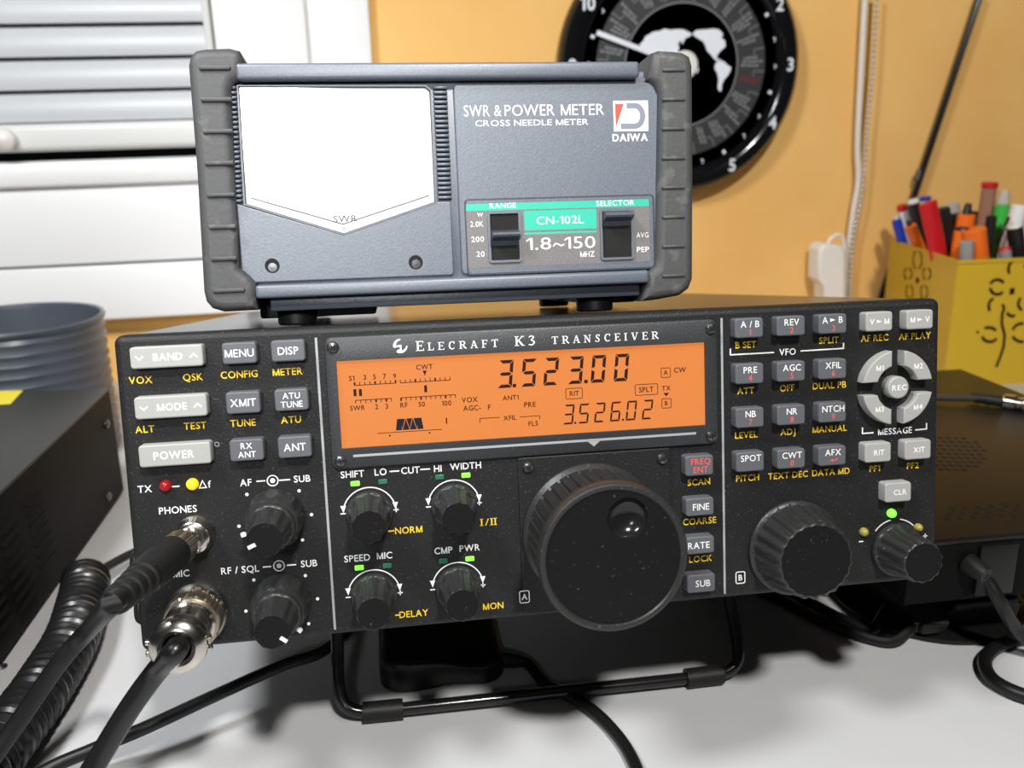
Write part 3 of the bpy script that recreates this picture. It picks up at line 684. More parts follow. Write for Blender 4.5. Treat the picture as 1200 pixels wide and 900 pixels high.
# serif capitals drawn stroke by stroke: (x0,y0,x1,y1,thickness) on a unit-high cell
def serifs(xs, y, wd=.34): return [(x - wd / 2, y, x + wd / 2, y, .07) for x in xs]
TH, TN = .17, .08
GL = {'E': (.62, [(.16, 0, .16, 1, TH), (.0, .965, .58, .965, .07), (.0, .035, .6, .035, .07), (.2, .52, .45, .52, .07), (.57, .8, .57, 1, .08), (.6, 0, .6, .22, .08), (.44, .4, .44, .64, .07)]),
      'L': (.6, [(.16, 0, .16, 1, TH), (.0, .965, .34, .965, .07), (.0, .035, .56, .035, .07), (.56, 0, .56, .28, .08)]),
      'C': (.7, [(.62, .72, .58, .9, .09), (.58, .9, .4, .985, .09), (.4, .985, .2, .86, .12), (.2, .86, .11, .5, TH), (.11, .5, .2, .14, TH), (.2, .14, .42, .015, .12), (.42, .015, .62, .16, .09), (.62, .68, .62, 1, .07)]),
      'R': (.72, [(.16, 0, .16, 1, TH), (.0, .965, .4, .965, .08), (.4, .965, .56, .85, .12), (.56, .85, .56, .64, TH), (.56, .64, .4, .5, .12), (.16, .5, .4, .5, .08), (.36, .5, .66, .03, TH), (.0, .035, .34, .035, .07), (.58, .035, .76, .035, .07)]),
      'A': (.74, [(.36, 1, .1, .03, TN), (.36, 1, .62, .03, TH), (.18, .33, .52, .33, .07), (.0, .035, .24, .035, .07), (.48, .035, .76, .035, .07)]),
      'F': (.6, [(.16, 0, .16, 1, TH), (.0, .965, .56, .965, .07), (.0, .035, .36, .035, .07), (.2, .5, .45, .5, .07), (.56, .76, .56, 1, .08), (.44, .38, .44, .62, .07)]),
      'T': (.66, [(.33, 0, .33, 1, TH), (.02, .965, .64, .965, .07), (.03, .76, .03, 1, .07), (.63, .76, .63, 1, .07), (.16, .035, .5, .035, .07)]),
      'K': (.78, [(.16, 0, .16, 1, TH), (.0, .965, .34, .965, .07), (.0, .035, .34, .035, .07), (.64, .98, .22, .45, TN), (.32, .56, .66, .02, TH), (.52, .965, .78, .965, .07), (.54, .035, .8, .035, .07)]),
      '3': (.58, [(.06, .82, .2, .97, .1), (.2, .97, .4, .92, .1), (.4, .92, .44, .74, TH), (.44, .74, .22, .55, .09), (.22, .55, .46, .42, .1), (.46, .42, .48, .2, TH), (.48, .2, .3, .02, .11), (.3, .02, .04, .1, .1)]),
      'N': (.78, [(.14, 0, .14, 1, TN), (.14, .98, .62, .02, TH), (.62, 0, .62, 1, TN), (.0, .965, .22, .965, .07), (.0, .035, .28, .035, .07), (.48, .965, .76, .965, .07)]),
      'S': (.52, [(.44, .78, .3, .97, .08), (.3, .97, .12, .88, .1), (.12, .88, .14, .66, .14), (.14, .66, .4, .38, .17), (.4, .38, .4, .14, .14), (.4, .14, .24, .02, .1), (.24, .02, .05, .14, .08), (.45, .72, .45, 1, .06), (.05, 0, .05, .3, .06)]),
      'I': (.36, [(.17, 0, .17, 1, TH), (.0, .965, .34, .965, .07), (.0, .035, .34, .035, .07)]),
      'V': (.74, [(.12, .97, .37, .0, TH), (.37, .0, .62, .97, TN), (.0, .965, .3, .965, .07), (.48, .965, .74, .965, .07)])}
b.mat('white')
def serif_text(st, x0, x1, zb, big, small):
    gap = .42; tot = 0; prev = None; L = []
    for w_i, word in enumerate(st.split(' ')):
        if w_i: tot += 1.35 * small
        for i, ch in enumerate(word):
            h = big if (i == 0 and word != 'TRANSCEIVER') or ch == '3' or ch == 'K' else small
            L.append((ch, tot, h)); tot += GL[ch][0] * h * 1.05 + gap * small
    tot -= gap * small; k = (x1 - x0) / tot
    for ch, o, h in L:
        for (a, c, d, e, t) in GL[ch][1]:
            b.stroke([(x0 + (o + a * h * 1.05) * k, zb + c * h), (x0 + (o + d * h * 1.05) * k, zb + e * h)], t * h, yb)
xs, zs = pp(487.5, 411.4, -1.4); xe, _ = pp(771.5, 397, -1.4)
serif_text('ELECRAFT K3 TRANSCEIVER', xs, xe, zs, 2.9, 2.3)
x, zz = pp(469, 405.5, -1.4)
def crescent(a0, a1, r0, r1):
    n = 10; P = []
    for i in range(n + 1):
        t = i / n; a = R_(a0 + (a1 - a0) * t); th = (r1 - r0) * (.35 + .65 * t); P.append(((r1) * math.cos(a), r1 * math.sin(a), (r1 - th) * math.cos(a), (r1 - th) * math.sin(a)))
    for p, q in zip(P, P[1:]): b.flat([(x + p[0], zz + p[1]), (x + q[0], zz + q[1]), (x + q[2], zz + q[3]), (x + p[2], zz + p[3])], yb)
crescent(85, 185, 1.1, 2.1); b.stroke([(x - 1.9, zz - .2), (x + .1, zz + .1), (x + .1, zz - 1.2)], .5, yb); crescent(360, 235, 1.1, 2.1)
bez = K(b, 'display_bezel', recalc=False)
# screen
ys = -.1
b = MB().mat('lcd'); b.prism(rrect(61.4, 174.2, 57.1, 83.5, .3, 2), .6, ys)
YL = ys - .05
b.mat('lcdink')
def L2(x, y): return pp(380 + x / 5, 370 + y / 5, ys)
def L3(x, y): return pp(600 + x / 4.615, 370 + y / 4.615, ys)
def ltxt(st, p, cap=1.45, bold=.013): b.text(st, p[0], p[1], cap, YL, bold=bold)
SEGS = {'0': 'abcdef', '2': 'abged', '3': 'abgcd', '5': 'afgcd', '6': 'afgedc'}
def digit(ch, x0, z0, w_, h, t, sl):
    def q(u, v): return (x0 + u * w_ + sl * v * h, z0 + v * h)
    tw, tv = t / w_, t / h; g = tv * .22
    def hz(v, k):  # horizontal segment: k = -1 bottom, 0 middle, 1 top
        if k == 1: return [(g / 2, v), (1 - g / 2, v), (1 - tw, v - tv), (tw, v - tv)]
        if k == -1: return [(g / 2, v), (1 - g / 2, v), (1 - tw, v + tv), (tw, v + tv)]
        return [(tw * .35, v), (tw, v + tv / 2), (1 - tw, v + tv / 2), (1 - tw * .35, v), (1 - tw, v - tv / 2), (tw, v - tv / 2)]
    def vt(left, up):
        u0, u1 = (0, tw) if left else (1, 1 - tw)
        return [(u0, 1 - g), (u1, 1 - tv - g), (u1, .5 + tv / 2 + g), (u0, .5 + g)] if up else [(u0, g), (u1, tv + g), (u1, .5 - tv / 2 - g), (u0, .5 - g)]
    T = {'a': hz(1, 1), 'd': hz(0, -1), 'g': hz(.5, 0), 'f': vt(1, 1), 'e': vt(1, 0), 'b': vt(0, 1), 'c': vt(0, 0)}
    for s in SEGS[ch]: b.flat([q(*p) for p in T[s]], YL)
# main frequency
zb = (pp(590, 454.6, ys)[1] + pp(730, 446.6, ys)[1]) / 2
for ch, px in (('3', 583), ('5', 610.5), ('2', 636.5), ('3', 665.5), ('0', 692), ('0', 719)):
    x0, _ = pp(px, 450, ys); digit(ch, x0, zb, 4.3, 8.4, 1.0, .11)
for px in (602.6, 686.6): x0, _ = pp(px, 450, ys); b.flat([(x0 - .55, zb), (x0 + .55, zb), (x0 + .6, zb + 1.05), (x0 - .5, zb + 1.05)], YL)
zb = (pp(666, 497, ys)[1] + pp(760, 491.4, ys)[1]) / 2
for ch, px in (('3', 659.6), ('5', 677.3), ('2', 696), ('6', 714.6), ('0', 733), ('2', 752)):
    x0, _ = pp(px, 494, ys); digit(ch, x0, zb, 3.1, 6.1, .55, .13)
for px in (674, 730): x0, _ = pp(px, 494, ys); b.flat([(x0 - .3, zb), (x0 + .3, zb), (x0 + .34, zb + .65), (x0 - .26, zb + .65)], YL)
# words
for st, p, cap in (('CWT', L2(587, 300), 1.5), ('S1', L2(161, 367), 1.5), ('3', L2(237, 361), 1.5), ('5', L2(294, 358), 1.5), ('7', L2(353, 355), 1.5), ('9', L2(412, 353), 1.4), ('SWR', L2(195, 540), 1.45), ('2', L2(307, 533), 1.5), ('3', L2(366, 530), 1.5),
                   ('RF', L2(467, 523), 1.5), ('50', L2(571, 518), 1.45), ('100', L2(716, 512), 1.5), ('VOX', L2(852, 492), 1.55), ('AGC-', L2(866, 540), 1.55), ('F', L2(967, 536), 1.55), ('ANT1', L2(1092, 480), 1.45), ('XFIL', L2(1087, 598), 1.45),
                   ('PRE', L3(97, 480), 1.6), ('FL5', L3(115, 583), 1.5), ('CW', L3(908, 293), 1.6), ('A', L3(831, 307), 1.5), ('TX', L3(834, 392), 1.5), ('B', L3(834, 473), 1.4), ('RIT', L3(337, 420), 1.5), ('SPLT', L3(726, 399), 1.6)): ltxt(st, p, cap)
def boxed(x0, y0, x1, y1):
    a, c = L3(x0, y0), L3(x1, y1); zc = (a[1] + c[1]) / 2; hh = (a[1] - c[1]) / 2
    b.stroke(rrect(a[0], c[0], zc - hh, zc + hh, .4, 3), .2, YL, closed=True)
boxed(806, 284, 857, 332); boxed(810, 450, 861, 497); boxed(290, 395, 381, 446); boxed(665, 374, 788, 424)
p = L3(834, 426); b.flat([(p[0] - .95, p[1] + .5), (p[0] + .95, p[1] + .5), (p[0], p[1] - .55)], YL)
p = L2(589, 337); b.flat([(p[0] - .6, p[1] + .8), (p[0] + .6, p[1] + .8), (p[0], p[1] - .8)], YL)
def scale(p0, p1, n, up, fat):
    a, c = L2(*p0), L2(*p1); zc = (a[1] + c[1]) / 2; b.stroke([(a[0], zc), (c[0], zc)], .22, YL)
    for i in range(n + 1):
        x_ = a[0] + (c[0] - a[0]) * i / n; t = .5 if i in fat else .22; b.stroke([(x_, zc), (x_, zc + up * .95)], t, YL)
scale((178, 407), (418, 396), 8, 1, (0, 4, 8)); scale((446, 392), (737, 378), 10, 1, (3, 7)); scale((183, 496), (393, 484), 7, -1, (4, 6)); scale((450, 481), (768, 462), 11, -1, (0, 4, 9))
for x_, y_ in ((180, 451), (212, 450), (594, 428)): p = L2(x_, y_); b.stroke([(p[0], p[1] - 1.05), (p[0], p[1] + 1.05)], .85, YL)
p = L2(716, 615); b.stroke([(p[0], p[1] - .9), (p[0], p[1] + .9)], .4, YL)
a, c = L2(310, 690), L2(690, 665); zc = (a[1] + c[1]) / 2; b.stroke([(a[0], zc), (c[0], zc)], .2, YL)
for x_, y_ in ((384, 702), (617, 686)): p = L2(x_, y_); b.disc(p[0], p[1], .28, YL, 8)
a, c = L2(912, 627), L2(1030, 600); b.stroke([a, (a[0], a[1] + 1.3), (c[0], a[1] + 1.3)], .2, YL)
a, c = L3(40, 545), L3(150, 560); b.stroke([(a[0], c[1] + 1.1), (c[0], c[1] + 1.1), (c[0], c[1])], .2, YL)
b.mat('lcdblue'); a = L2(428, 670); c = L2(574, 664); hh = 3.4; zc = (a[1] + c[1]) / 2; wd = c[0] - a[0]
for i in range(7):
    u0 = a[0] + wd * (i / 7.0); k = wd / 7
    if i % 2 == 0: b.flat([(u0 - k * .38, zc), (u0 + k * 1.38, zc), (u0 + k * .92, zc + hh), (u0 + k * .08, zc + hh)] if i in (0, 6) else [(u0 - k * .45, zc), (u0 + k * 1.45, zc), (u0 + k * .5, zc + hh)], YL)
    else: b.flat([(u0 - k * .3, zc + hh), (u0 + k * 1.3, zc + hh), (u0 + k * .5, zc + .25)], YL - .01)
K(b, 'screen', recalc=False)

def screw(x, z, y, parent=rig, r=1.75):
    b = MB().mat('screw'); b.lathe([(r, 0), (r, .7), (r * .8, 1.15), (r * .4, 1.35), (.2, 1.38)], (x, y, z), n=20)
    b.mat('hole'); t = random.uniform(0, 90)
    for a in (t, t + 90):
        u = Vector((math.cos(R_(a)), math.sin(R_(a)))); n = Vector((-u.y, u.x)); c0 = Vector((x, z))
        b.flat([tuple(c0 + u * r * .62 + n * .2), tuple(c0 - u * r * .62 + n * .2), tuple(c0 - u * r * .62 - n * .2), tuple(c0 + u * r * .62 - n * .2)], y - 1.42)
    K(b, 'panel_screw', parent, recalc=False)
for x, z in ((60.9, 87.5), (61.0, 53.9), (175.7, 87.6), (175.4, 53.9)): screw(x, z, -1.4)

# buttons
BY = -4.0
def key(x0, x1, z0, z1, m, lines, r=.9):
    b = MB().mat(m); b.prism(rrect(x0, x1, z0, z1, r, 4), .5, BY, .45, 3)
    for st, mm, dx, dz, cap in lines:
        b.mat(mm); xc, zc = (x0 + x1) / 2 + dx, (z0 + z1) / 2 + dz
        if st == '>': b.flat([(xc - .9, zc + .55), (xc - .9, zc - .55), (xc + .9, zc)], BY - .05)
        elif st in 'v^' and len(st) == 1:
            s = 1 if st == '^' else -1; b.stroke([(xc - 1.05, zc - .5 * s), (xc, zc + .5 * s), (xc + 1.05, zc - .5 * s)], .42, BY - .05)
        elif st == '|': b.mat('greyline'); b.stroke([(xc, z0 + .5), (xc, z1 - .5)], .12, BY - .03)
        elif st == '<-': b.flat([(xc - 1.3, zc), (xc - .1, zc + .5), (xc - .1, zc - .5)], BY - .05); b.stroke([(xc - .1, zc), (xc + 1.1, zc), (xc + 1.1, zc + .8)], .3, BY - .05)
        else: b.text(st, xc, zc, cap, BY - .05, bold=.02 if m == 'lightbtn' else .008)
    return K(b, 'button', recalc=False)
ROW = [(84.2, 90.3), (69.9, 76.2), (56.1, 62.4), (42.1, 48.4)]
rock = [('|', 'greyline', -5.1, 0, 0), ('|', 'greyline', 5.1, 0, 0), ('v', 'white', -7.3, 0, 0), ('^', 'white', 7.3, 0, 0)]
key(5.3, 25.0, *ROW[0], 'lightbtn', rock + [('BAND', 'white', .3, 0, 2.1)]); key(5.3, 25.0, *ROW[1], 'lightbtn', rock + [('MODE', 'white', .3, 0, 2.1)]); key(5.3, 25.0, *ROW[2], 'lightbtn', [('POWER', 'white', -.3, 0, 2.25)])
def two(a, c): return [(a, 'white', 0, 1.25, 1.75), (c, 'white', 0, -1.25, 1.75)]
for x0, r, L in ((30.2, 0, [('MENU', 'white', 0, 0, 2.2)]), (43.7, 0, [('DISP', 'white', 0, 0, 2.2)]), (30.2, 1, [('XMIT', 'white', 0, 0, 2.2)]), (43.7, 1, two('ATU', 'TUNE')), (30.2, 2, two('RX', 'ANT')), (43.7, 2, [('ANT', 'white', 0, 0, 2.2)])):
    key(x0, x0 + 9.5, *ROW[r], 'darkbtn', L)
def num(a, c): return [(a, 'white', .2, 1.15, 2.0), (c, 'red', .2, -1.35, 1.85)]
COL = [(182.6, 191.8), (196.2, 205.5), (210.0, 219.3), (225.8, 234.8), (239.6, 248.7)]
tri = [('A', 'white', -2.6, 1.2, 2.0), ('>', 'white', 0, 1.2, 0), ('B', 'white', 2.6, 1.2, 2.0), ('3', 'red', .2, -1.35, 1.85)]
for r, row in enumerate(((num('A / B', '1'), num('REV', '2'), tri), (num('PRE', '4'), num('AGC', '5'), num('XFIL', '6')), (num('NB', '7'), num('NR', '8'), num('NTCH', '9')), (num('SPOT', '.'), num('CWT', '0'), [('AFX', 'white', .2, 1.15, 2.0), ('<-', 'red', .3, -1.4, 0)]))):
    for c_, L in enumerate(row): key(*COL[c_], *ROW[r], 'darkbtn', L)
key(*COL[3], *ROW[0], 'lightbtn', [('V', 'white', -2.5, 0, 1.8), ('>', 'white', 0, 0, 0), ('M', 'white', 2.5, 0, 1.8)]); key(*COL[4], *ROW[0], 'lightbtn', [('M', 'white', -2.5, 0, 1.8), ('>', 'white', 0, 0, 0), ('V', 'white', 2.5, 0, 1.8)])
key(*COL[3], *ROW[3], 'lightbtn', [('RIT', 'white', .3, 0, 1.8)]); key(*COL[4], *ROW[3], 'lightbtn', [('XIT', 'white', .3, 0, 1.8)])
key(232.9, 242.0, 28.5, 34.9, 'lightbtn', [('CLR', 'white', .6, 0, 1.8)])
key(166.0, 175.1, 42.0, 48.4, 'darkbtn', [('FREQ', 'red', .4, 1.3, 1.9), ('ENT', 'red', .4, -1.3, 1.9)]); key(166.0, 175.1, 29.2, 34.9, 'darkbtn', [('FINE', 'white', .3, 0, 2.1)]); key(166.0, 175.1, 16.9, 22.5, 'darkbtn', [('RATE', 'white', -.6, 0, 2.1)]); key(166.0, 175.2, 4.3, 10.2, 'darkbtn', [('SUB', 'white', .5, 0, 2.1)])
RC = (236.95, 65.85)
for st, sx, sz in (('M1', -1, 1), ('M2', 1, 1), ('M3', -1, -1), ('M4', 1, -1)):
    Ro, Ri, gx, gz = 12.0, 7.2, 2.1, 2.1
    a0, a1 = math.asin(gz / Ro), math.acos(gx / Ro); i0, i1 = math.asin(gz / Ri), math.acos(gx / Ri)
    P = [(Ro * math.cos(a0 + (a1 - a0) * i / 10), Ro * math.sin(a0 + (a1 - a0) * i / 10)) for i in range(11)] + [(Ri * math.cos(i1 + (i0 - i1) * i / 8), Ri * math.sin(i1 + (i0 - i1) * i / 8)) for i in range(9)]
    b = MB().mat('lightbtn'); b.prism([(RC[0] + sx * x, RC[1] + sz * z) for x, z in P], .5, BY, .4, 3)
    b.mat('white'); b.text(st, RC[0] + sx * 6.6 + .3, RC[1] + sz * 6.6, 1.75, BY - .05, bold=.02); K(b, 'memory_button', recalc=False)
b = MB().mat('lightbtn'); b.prism([(RC[0] + .2 + 3.6 * math.cos(i * math.pi / 16), RC[1] + 3.6 * math.sin(i * math.pi / 16)) for i in range(32)], .5, BY, .5, 3)
b.mat('white'); b.text('REC', RC[0] + .4, RC[1], 1.75, BY - .05, width=5.0, bold=.02); K(b, 'record_button', recalc=False)

# LEDs
def led_rect(px, py, on):
    x, z = pp(px, py); b = MB().mat('ledgreen' if on else 'ledoff'); b.prism(rrect(x - 1.35, x + 1.35, z - .75, z + .75, .3, 3), .3, -.35, .15, 2); K(b, 'led', recalc=False)
for px, py, on in ((416.2, 566.6, 1), (448.6, 564.4, 0), (515.2, 559, 0), (546, 556.8, 1), (421, 665.2, 1), (453.8, 662.8, 0), (519.6, 657.4, 0), (550.6, 654.6, 1)): led_rect(px, py, on)
def led_dome(px, py, m, r=1.5):
    x, z = pp(px, py, -1); b = MB().mat(m); b.lathe([(r, 0), (r, .9), (r * .8, 1.7), (r * .45, 2.15), (.1, 2.3)], (x, .2, z), n=20); K(b, 'led_dome')
led_dome(193.5, 570, 'ledred', 1.75); led_dome(225, 567.9, 'ledyellow', 1.75); led_dome(1046, 602, 'ledgreen', 1.5); led_dome(1013.6, 624, 'ledamber', 1.45); led_dome(1077.4, 618.6, 'ledamber', 1.35)

# knobs
def fl(n, p=2.0): return lambda t: -abs(math.cos(n * t / 2)) ** p
def knob(x, z, rb, rf, d, n, name, m='knob', depth=.10):
    b = MB().mat(m); seg_n = n * 8
    b.lathe([(rb * .98, .2), (rb, .6), (rb, 1.6), (rb * .965, 2.2), (rb * .94, 2.4, depth), (rf * 1.12, d * .55, depth * 1.5), (rf * 1.05, d - 1.0, depth * 1.3), (rf * 1.01, d - .25, depth), (rf * .95, d, depth * .5)], (x, 0, z), n=seg_n, flute=fl(n), cap1=False)
    b.mat('knobface'); b.lathe([(rf * .95, d, depth * .5), (rf * .93, d - .15, depth * .5)], (x, 0, z), n=seg_n, flute=fl(n), cap0=False)
    return K(b, name)
for x, z in KN: knob(x, z, 6.95, 4.95, 15.6, 10, 'knob')
def knob2(x, z, ang_in, ang_out):
    b = MB().mat('knob'); b.lathe([(8.4, .2), (8.7, .6, .0), (8.7, 1.2, .05), (8.4, 6.5, .08), (8.0, 8.8, .05), (7.3, 9.6), (5.0, 9.7)], (x, 0, z), n=96, flute=fl(12))
    b.mat('white'); a = R_(ang_out); u = Vector((math.sin(a), math.cos(a)))
    q0, q1 = Vector((x, z)) + u * 7.0, Vector((x, z)) + u * 8.75; n = Vector((-u.y, u.x)) * .55
    b.loft([[(p.x, yy, p.y) for p in (q0 + n, q1 + n, q1 - n, q0 - n)] for yy in (-8.4, -9.8)])
    o = K(b, 'outer_knob')
    b = MB().mat('knob'); b.lathe([(6.6, 9.7), (6.9, 10.1), (6.9, 11.2), (6.5, 11.8), (6.2, 12.0, .06), (5.4, 16, .11), (5.1, 22.6, .10), (4.95, 23.5, .06), (4.7, 23.8, .02)], (x, 0, z), n=80, flute=fl(10), cap1=False)
    b.mat('knobface'); b.lathe([(4.7, 23.8, .02), (4.6, 23.65, .02)], (x, 0, z), n=80, flute=fl(10), cap0=False)
    b.mat('white'); a = R_(ang_in); u = Vector((math.sin(a), math.cos(a))); q0, q1 = Vector((x, z)) + u * 2.7, Vector((x, z)) + u * 4.85; n = Vector((-u.y, u.x)) * .5
    b.loft([[(p.x, yy, p.y) for p in (q0 + n, q1 + n, q1 - n, q0 - n)] for yy in (-22.5, -23.95)])
    K(b, 'inner_knob')
knob2(41.0, 37.9, -112, -104); knob2(41.1, 12.0, 128, 135)
knob(203.4, 15.2, 15.6, 12.0, 15.2, 22, 'sub_tuning_knob', depth=.045)
knob(RK[0], RK[1], 8.9, 6.6, 15.2, 14, 'rit_knob', depth=.06)
# main tuning knob on its square plate
b = MB().mat('panel'); b.prism(rrect(113.9, 162.3, 1.2, 50.9, .8, 3), .2, -.9, .4, 2)
b.mat('white'); x, zz = pp(614.6, 699.4, -.9); b.text('A', x, zz, 1.9, -.96, bold=.01); b.stroke(rrect(x - 1.5, x + 1.5, zz - 1.9, zz + 1.9, .55, 3), .3, -.96, closed=True)
K(b, 'tuning_plate', recalc=False)
screw(117.1, 47.9, -.9); screw(159.5, 47.6, -.9)
VX, VZ, VD = 136.1, 26.4, 29.6
b = MB().mat('knob')
b.lathe([(21.3, .9), (21.6, 1.3), (21.6, 3.0), (21.0, 3.6), (20.3, 4.2), (20.3, 5.0, .035), (20.2, 22.5, .05), (20.6, 23.2, .0), (21.4, 24.6), (21.6, 26.5), (21.6, 28.2), (21.1, 29.3), (20.3, VD), (19.7, VD - .15), (19.3, VD - .7)], (VX, 0, VZ), n=288, flute=lambda t: -1.0 if (t * 36 / (2 * math.pi)) % 1 < .34 else 0.0, cap1=False)
b.mat('knobface'); yf = VD - .7
cxd, czd, rd = VX + 4.2, VZ + 11.0, 5.9
n = 64
outer = [(VX + 19.3 * math.cos(2 * math.pi * i / n), VZ + 19.3 * math.sin(2 * math.pi * i / n)) for i in range(n)]
ringd = [(cxd + rd * math.cos(2 * math.pi * i / n), czd + rd * math.sin(2 * math.pi * i / n)) for i in range(n)]
b.loft([[(x, -yf, z) for x, z in outer], [(x, -yf, z) for x, z in ringd]], False, False)
b.mat('gloss'); rings = []
for k in range(9):
    a = math.pi / 2 * k / 8; rings.append([(cxd + (x - cxd) * math.cos(a), -yf + 3.6 * math.sin(a), czd + (z - czd) * math.cos(a)) for x, z in ringd] if k < 8 else [(cxd + (x - cxd) * .02, -yf + 3.6, czd + (z - czd) * .02) for x, z in ringd])
b.loft(rings, False, True)
K(b, 'main_tuning_knob')

# sockets on the panel
b = MB().mat('nickel'); b.lathe([(5.6, 0), (5.6, .8), (5.0, 1.6), (4.7, 5), (4.2, 5.4), (3.2, 5.5)], (18.2, 0, 34.8), n=32); K(b, 'phones_socket')
b = MB().mat('nickel'); b.lathe([(9.3, 0), (9.3, 1.6), (8.6, 2.6), (8.2, 3.2)], (16.6, 0, 10.9), n=40); K(b, 'mic_socket')

# wire stand, feet
b = MB().mat('gloss')
Q = [w2p(v) for v in ((-74, 58, 44), (-74, 44, 24), (-74, 35, 12), (-72, 31, 6.5), (-66, 29.5, 3.9), (-55, 29.3, 3.6), (0, 29.3, 3.6), (55, 29.3, 3.6), (66, 29.5, 3.9), (72, 31, 6.5), (74, 35, 12), (74, 44, 24), (74, 58, 44))]
b.tube(Q, 2.3, 12, 8); K(b, 'wire_stand')
for s in (-1, 1):
    b = MB().mat('rubber'); a, c = w2p((s * 52, 29.3, 3.6)), w2p((s * 66, 29.4, 3.75)); b.lathe([(2.4, 0), (3.6, 0), (3.6, 14), (2.4, 14)], a, c - a, 18); K(b, 'stand_sleeve')
for x in (30, 224):
    b = MB().mat('rubber'); b.lathe([(8, 0), (8, 9), (6.5, 11)], (x, 240, .6), (0, 0, -1), 20); K(b, 'foot')
for px, py in ((134, 693), (151, 733)):
    q = atplane(px + 11, py, p2w((0, 0, 0)), (1, 0, 0)); q = w2p(q); b = MB().mat('rubber'); b.lathe([(5.2, -1.2), (5.2, 2.6), (4.2, 4.0), (.5, 4.0)], (0, max(q.y, 14), q.z), (-1, 0, 0), 20); K(b, 'side_foot')

# ------------------------------------------------------------------ SWR / POWER METER on top of the radio
MXO, MY = 100.0, 10.0
MS = Vector((MXO, 60, H))
met = thing('power_meter', 'slate blue radio power meter with bright window and rubber bumpers', 'meter', p2w((MXO, 60, H - .35)))
met.rotation_euler = (-TILT, 0, 0)
def Q(b, name, parent=met, **kw): return b.build(name, parent=parent, shift=MS, **kw)
def mp(px, py, y=MY): return pp(px, py, y)
def P5(x, y): return mp(270 + x / 4.444, 80 + y / 4.444)
def P6(x, y): return mp(520 + x / 4.615, 220 + y / 4.615)
def P2(x, y): return mp(500 + x / 2.727, 40 + y / 2.727)
xl, xr = 38.6, 160.0
b = MB().mat('slate'); b.box(29, 171, 14, 104, 103, 168.5, 1.0); Q(b, 'case')
b = MB().mat('slate')
b.box(xl - .5, xr - 2.5, MY - 3.0, 60, 165.2, 169.9, 1.0, 3); Q(b, 'top_lip')
b = MB().mat('slate'); b.box(xl + .5, xr - 1, MY - 3.5, 60, 102.6, 106.6, 1.0, 3)
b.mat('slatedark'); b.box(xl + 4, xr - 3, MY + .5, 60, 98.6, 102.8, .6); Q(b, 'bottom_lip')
b = MB().mat('slate'); b.box(33, 166, MY + 1.2, 16, 106, 166, .3); Q(b, 'face_backing')
# lower left plate with V shaped top edge and two screw wells
z0 = 107.4
vL, vM, vR = P5(40, 702), P5(590, 862), P5(1072, 690)
xp0, xp1 = mp(282, 300)[0], mp(531, 300)[0]
pl_ = [(xp0 + .6, z0), (xp1 - .6, z0), (xp1, z0 + .6), (xp1, vR[1] - .2), (xp1 - .8, vR[1]), (vR[0], vR[1]), (vM[0], vM[1]), (vL[0], vL[1]), (xp0, vL[1] + .2), (xp0, z0 + .6)]
b = MB().mat('slate'); b.prism(pl_, MY + 1.4, MY - .2, .35, 2)
Q(b, 'lower_plate')
for px, py in ((319, 310), (487, 306)):
    x, z = mp(px, py); b = MB().mat('hole'); b.lathe([(2.15, 0), (2.15, .15), (.2, .15)], (x, MY - .15, z), n=24)
    b.mat('screw'); b.lathe([(1.5, .1), (1.3, .3), (.2, .32)], (x + .1, MY - .15, z - .5), n=16); Q(b, 'well_screw')
# window: card with glow added for the glare, printing, frame and pane
wl, wr = P5(42, 90), P5(1038, 90); w2, w3 = P5(1066, 690), P5(78, 700); vm = P5(590, 855)
outl = [(wl[0], wl[1] - .0), (wr[0] - 1.4, wr[1]), (wr[0], wr[1] - 1.2), w2, vm, w3]
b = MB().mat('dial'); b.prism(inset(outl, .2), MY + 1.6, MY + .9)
b.mat('dialink'); yy = MY + .84
a, m_, c = P5(105, 668), P5(585, 805), P5(1035, 655); b.stroke([a, m_, c], .3, yy)
b.stroke([P5(190, 690), P5(205, 640), P5(236, 575)], .16, yy); b.text('SWR', *P5(597, 776), 1.9, yy, width=7.0, bold=0)
for k in range(9): b.stroke([P5(78 + k * 17, 118), P5(80 + k * 17, 150 if k % 3 == 0 else 134)], .16, yy)
b.stroke([P5(76, 118), P5(228, 118)], .2, yy); b.stroke([P5(130, 160), P5(190, 160)], .3, yy)
q = P5(592, 827); b.text('W', q[0], q[1], .9, yy)
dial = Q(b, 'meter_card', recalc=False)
b = MB().mat('pane'); b.prism(inset(outl, .1), MY + .35, MY - .1, .2, 2); Q(b, 'window_pane')
b = MB().mat('slate'); ins = inset(outl, -.45)
b.loft([[(x, MY + 1.4, z) for x, z in ins], [(x, MY - .35, z) for x, z in ins], [(x, MY - .35, z) for x, z in inset(outl, -.1)], [(x, MY + 1.0, z) for x, z in inset(outl, -.05)]], False, False); Q(b, 'window_frame')
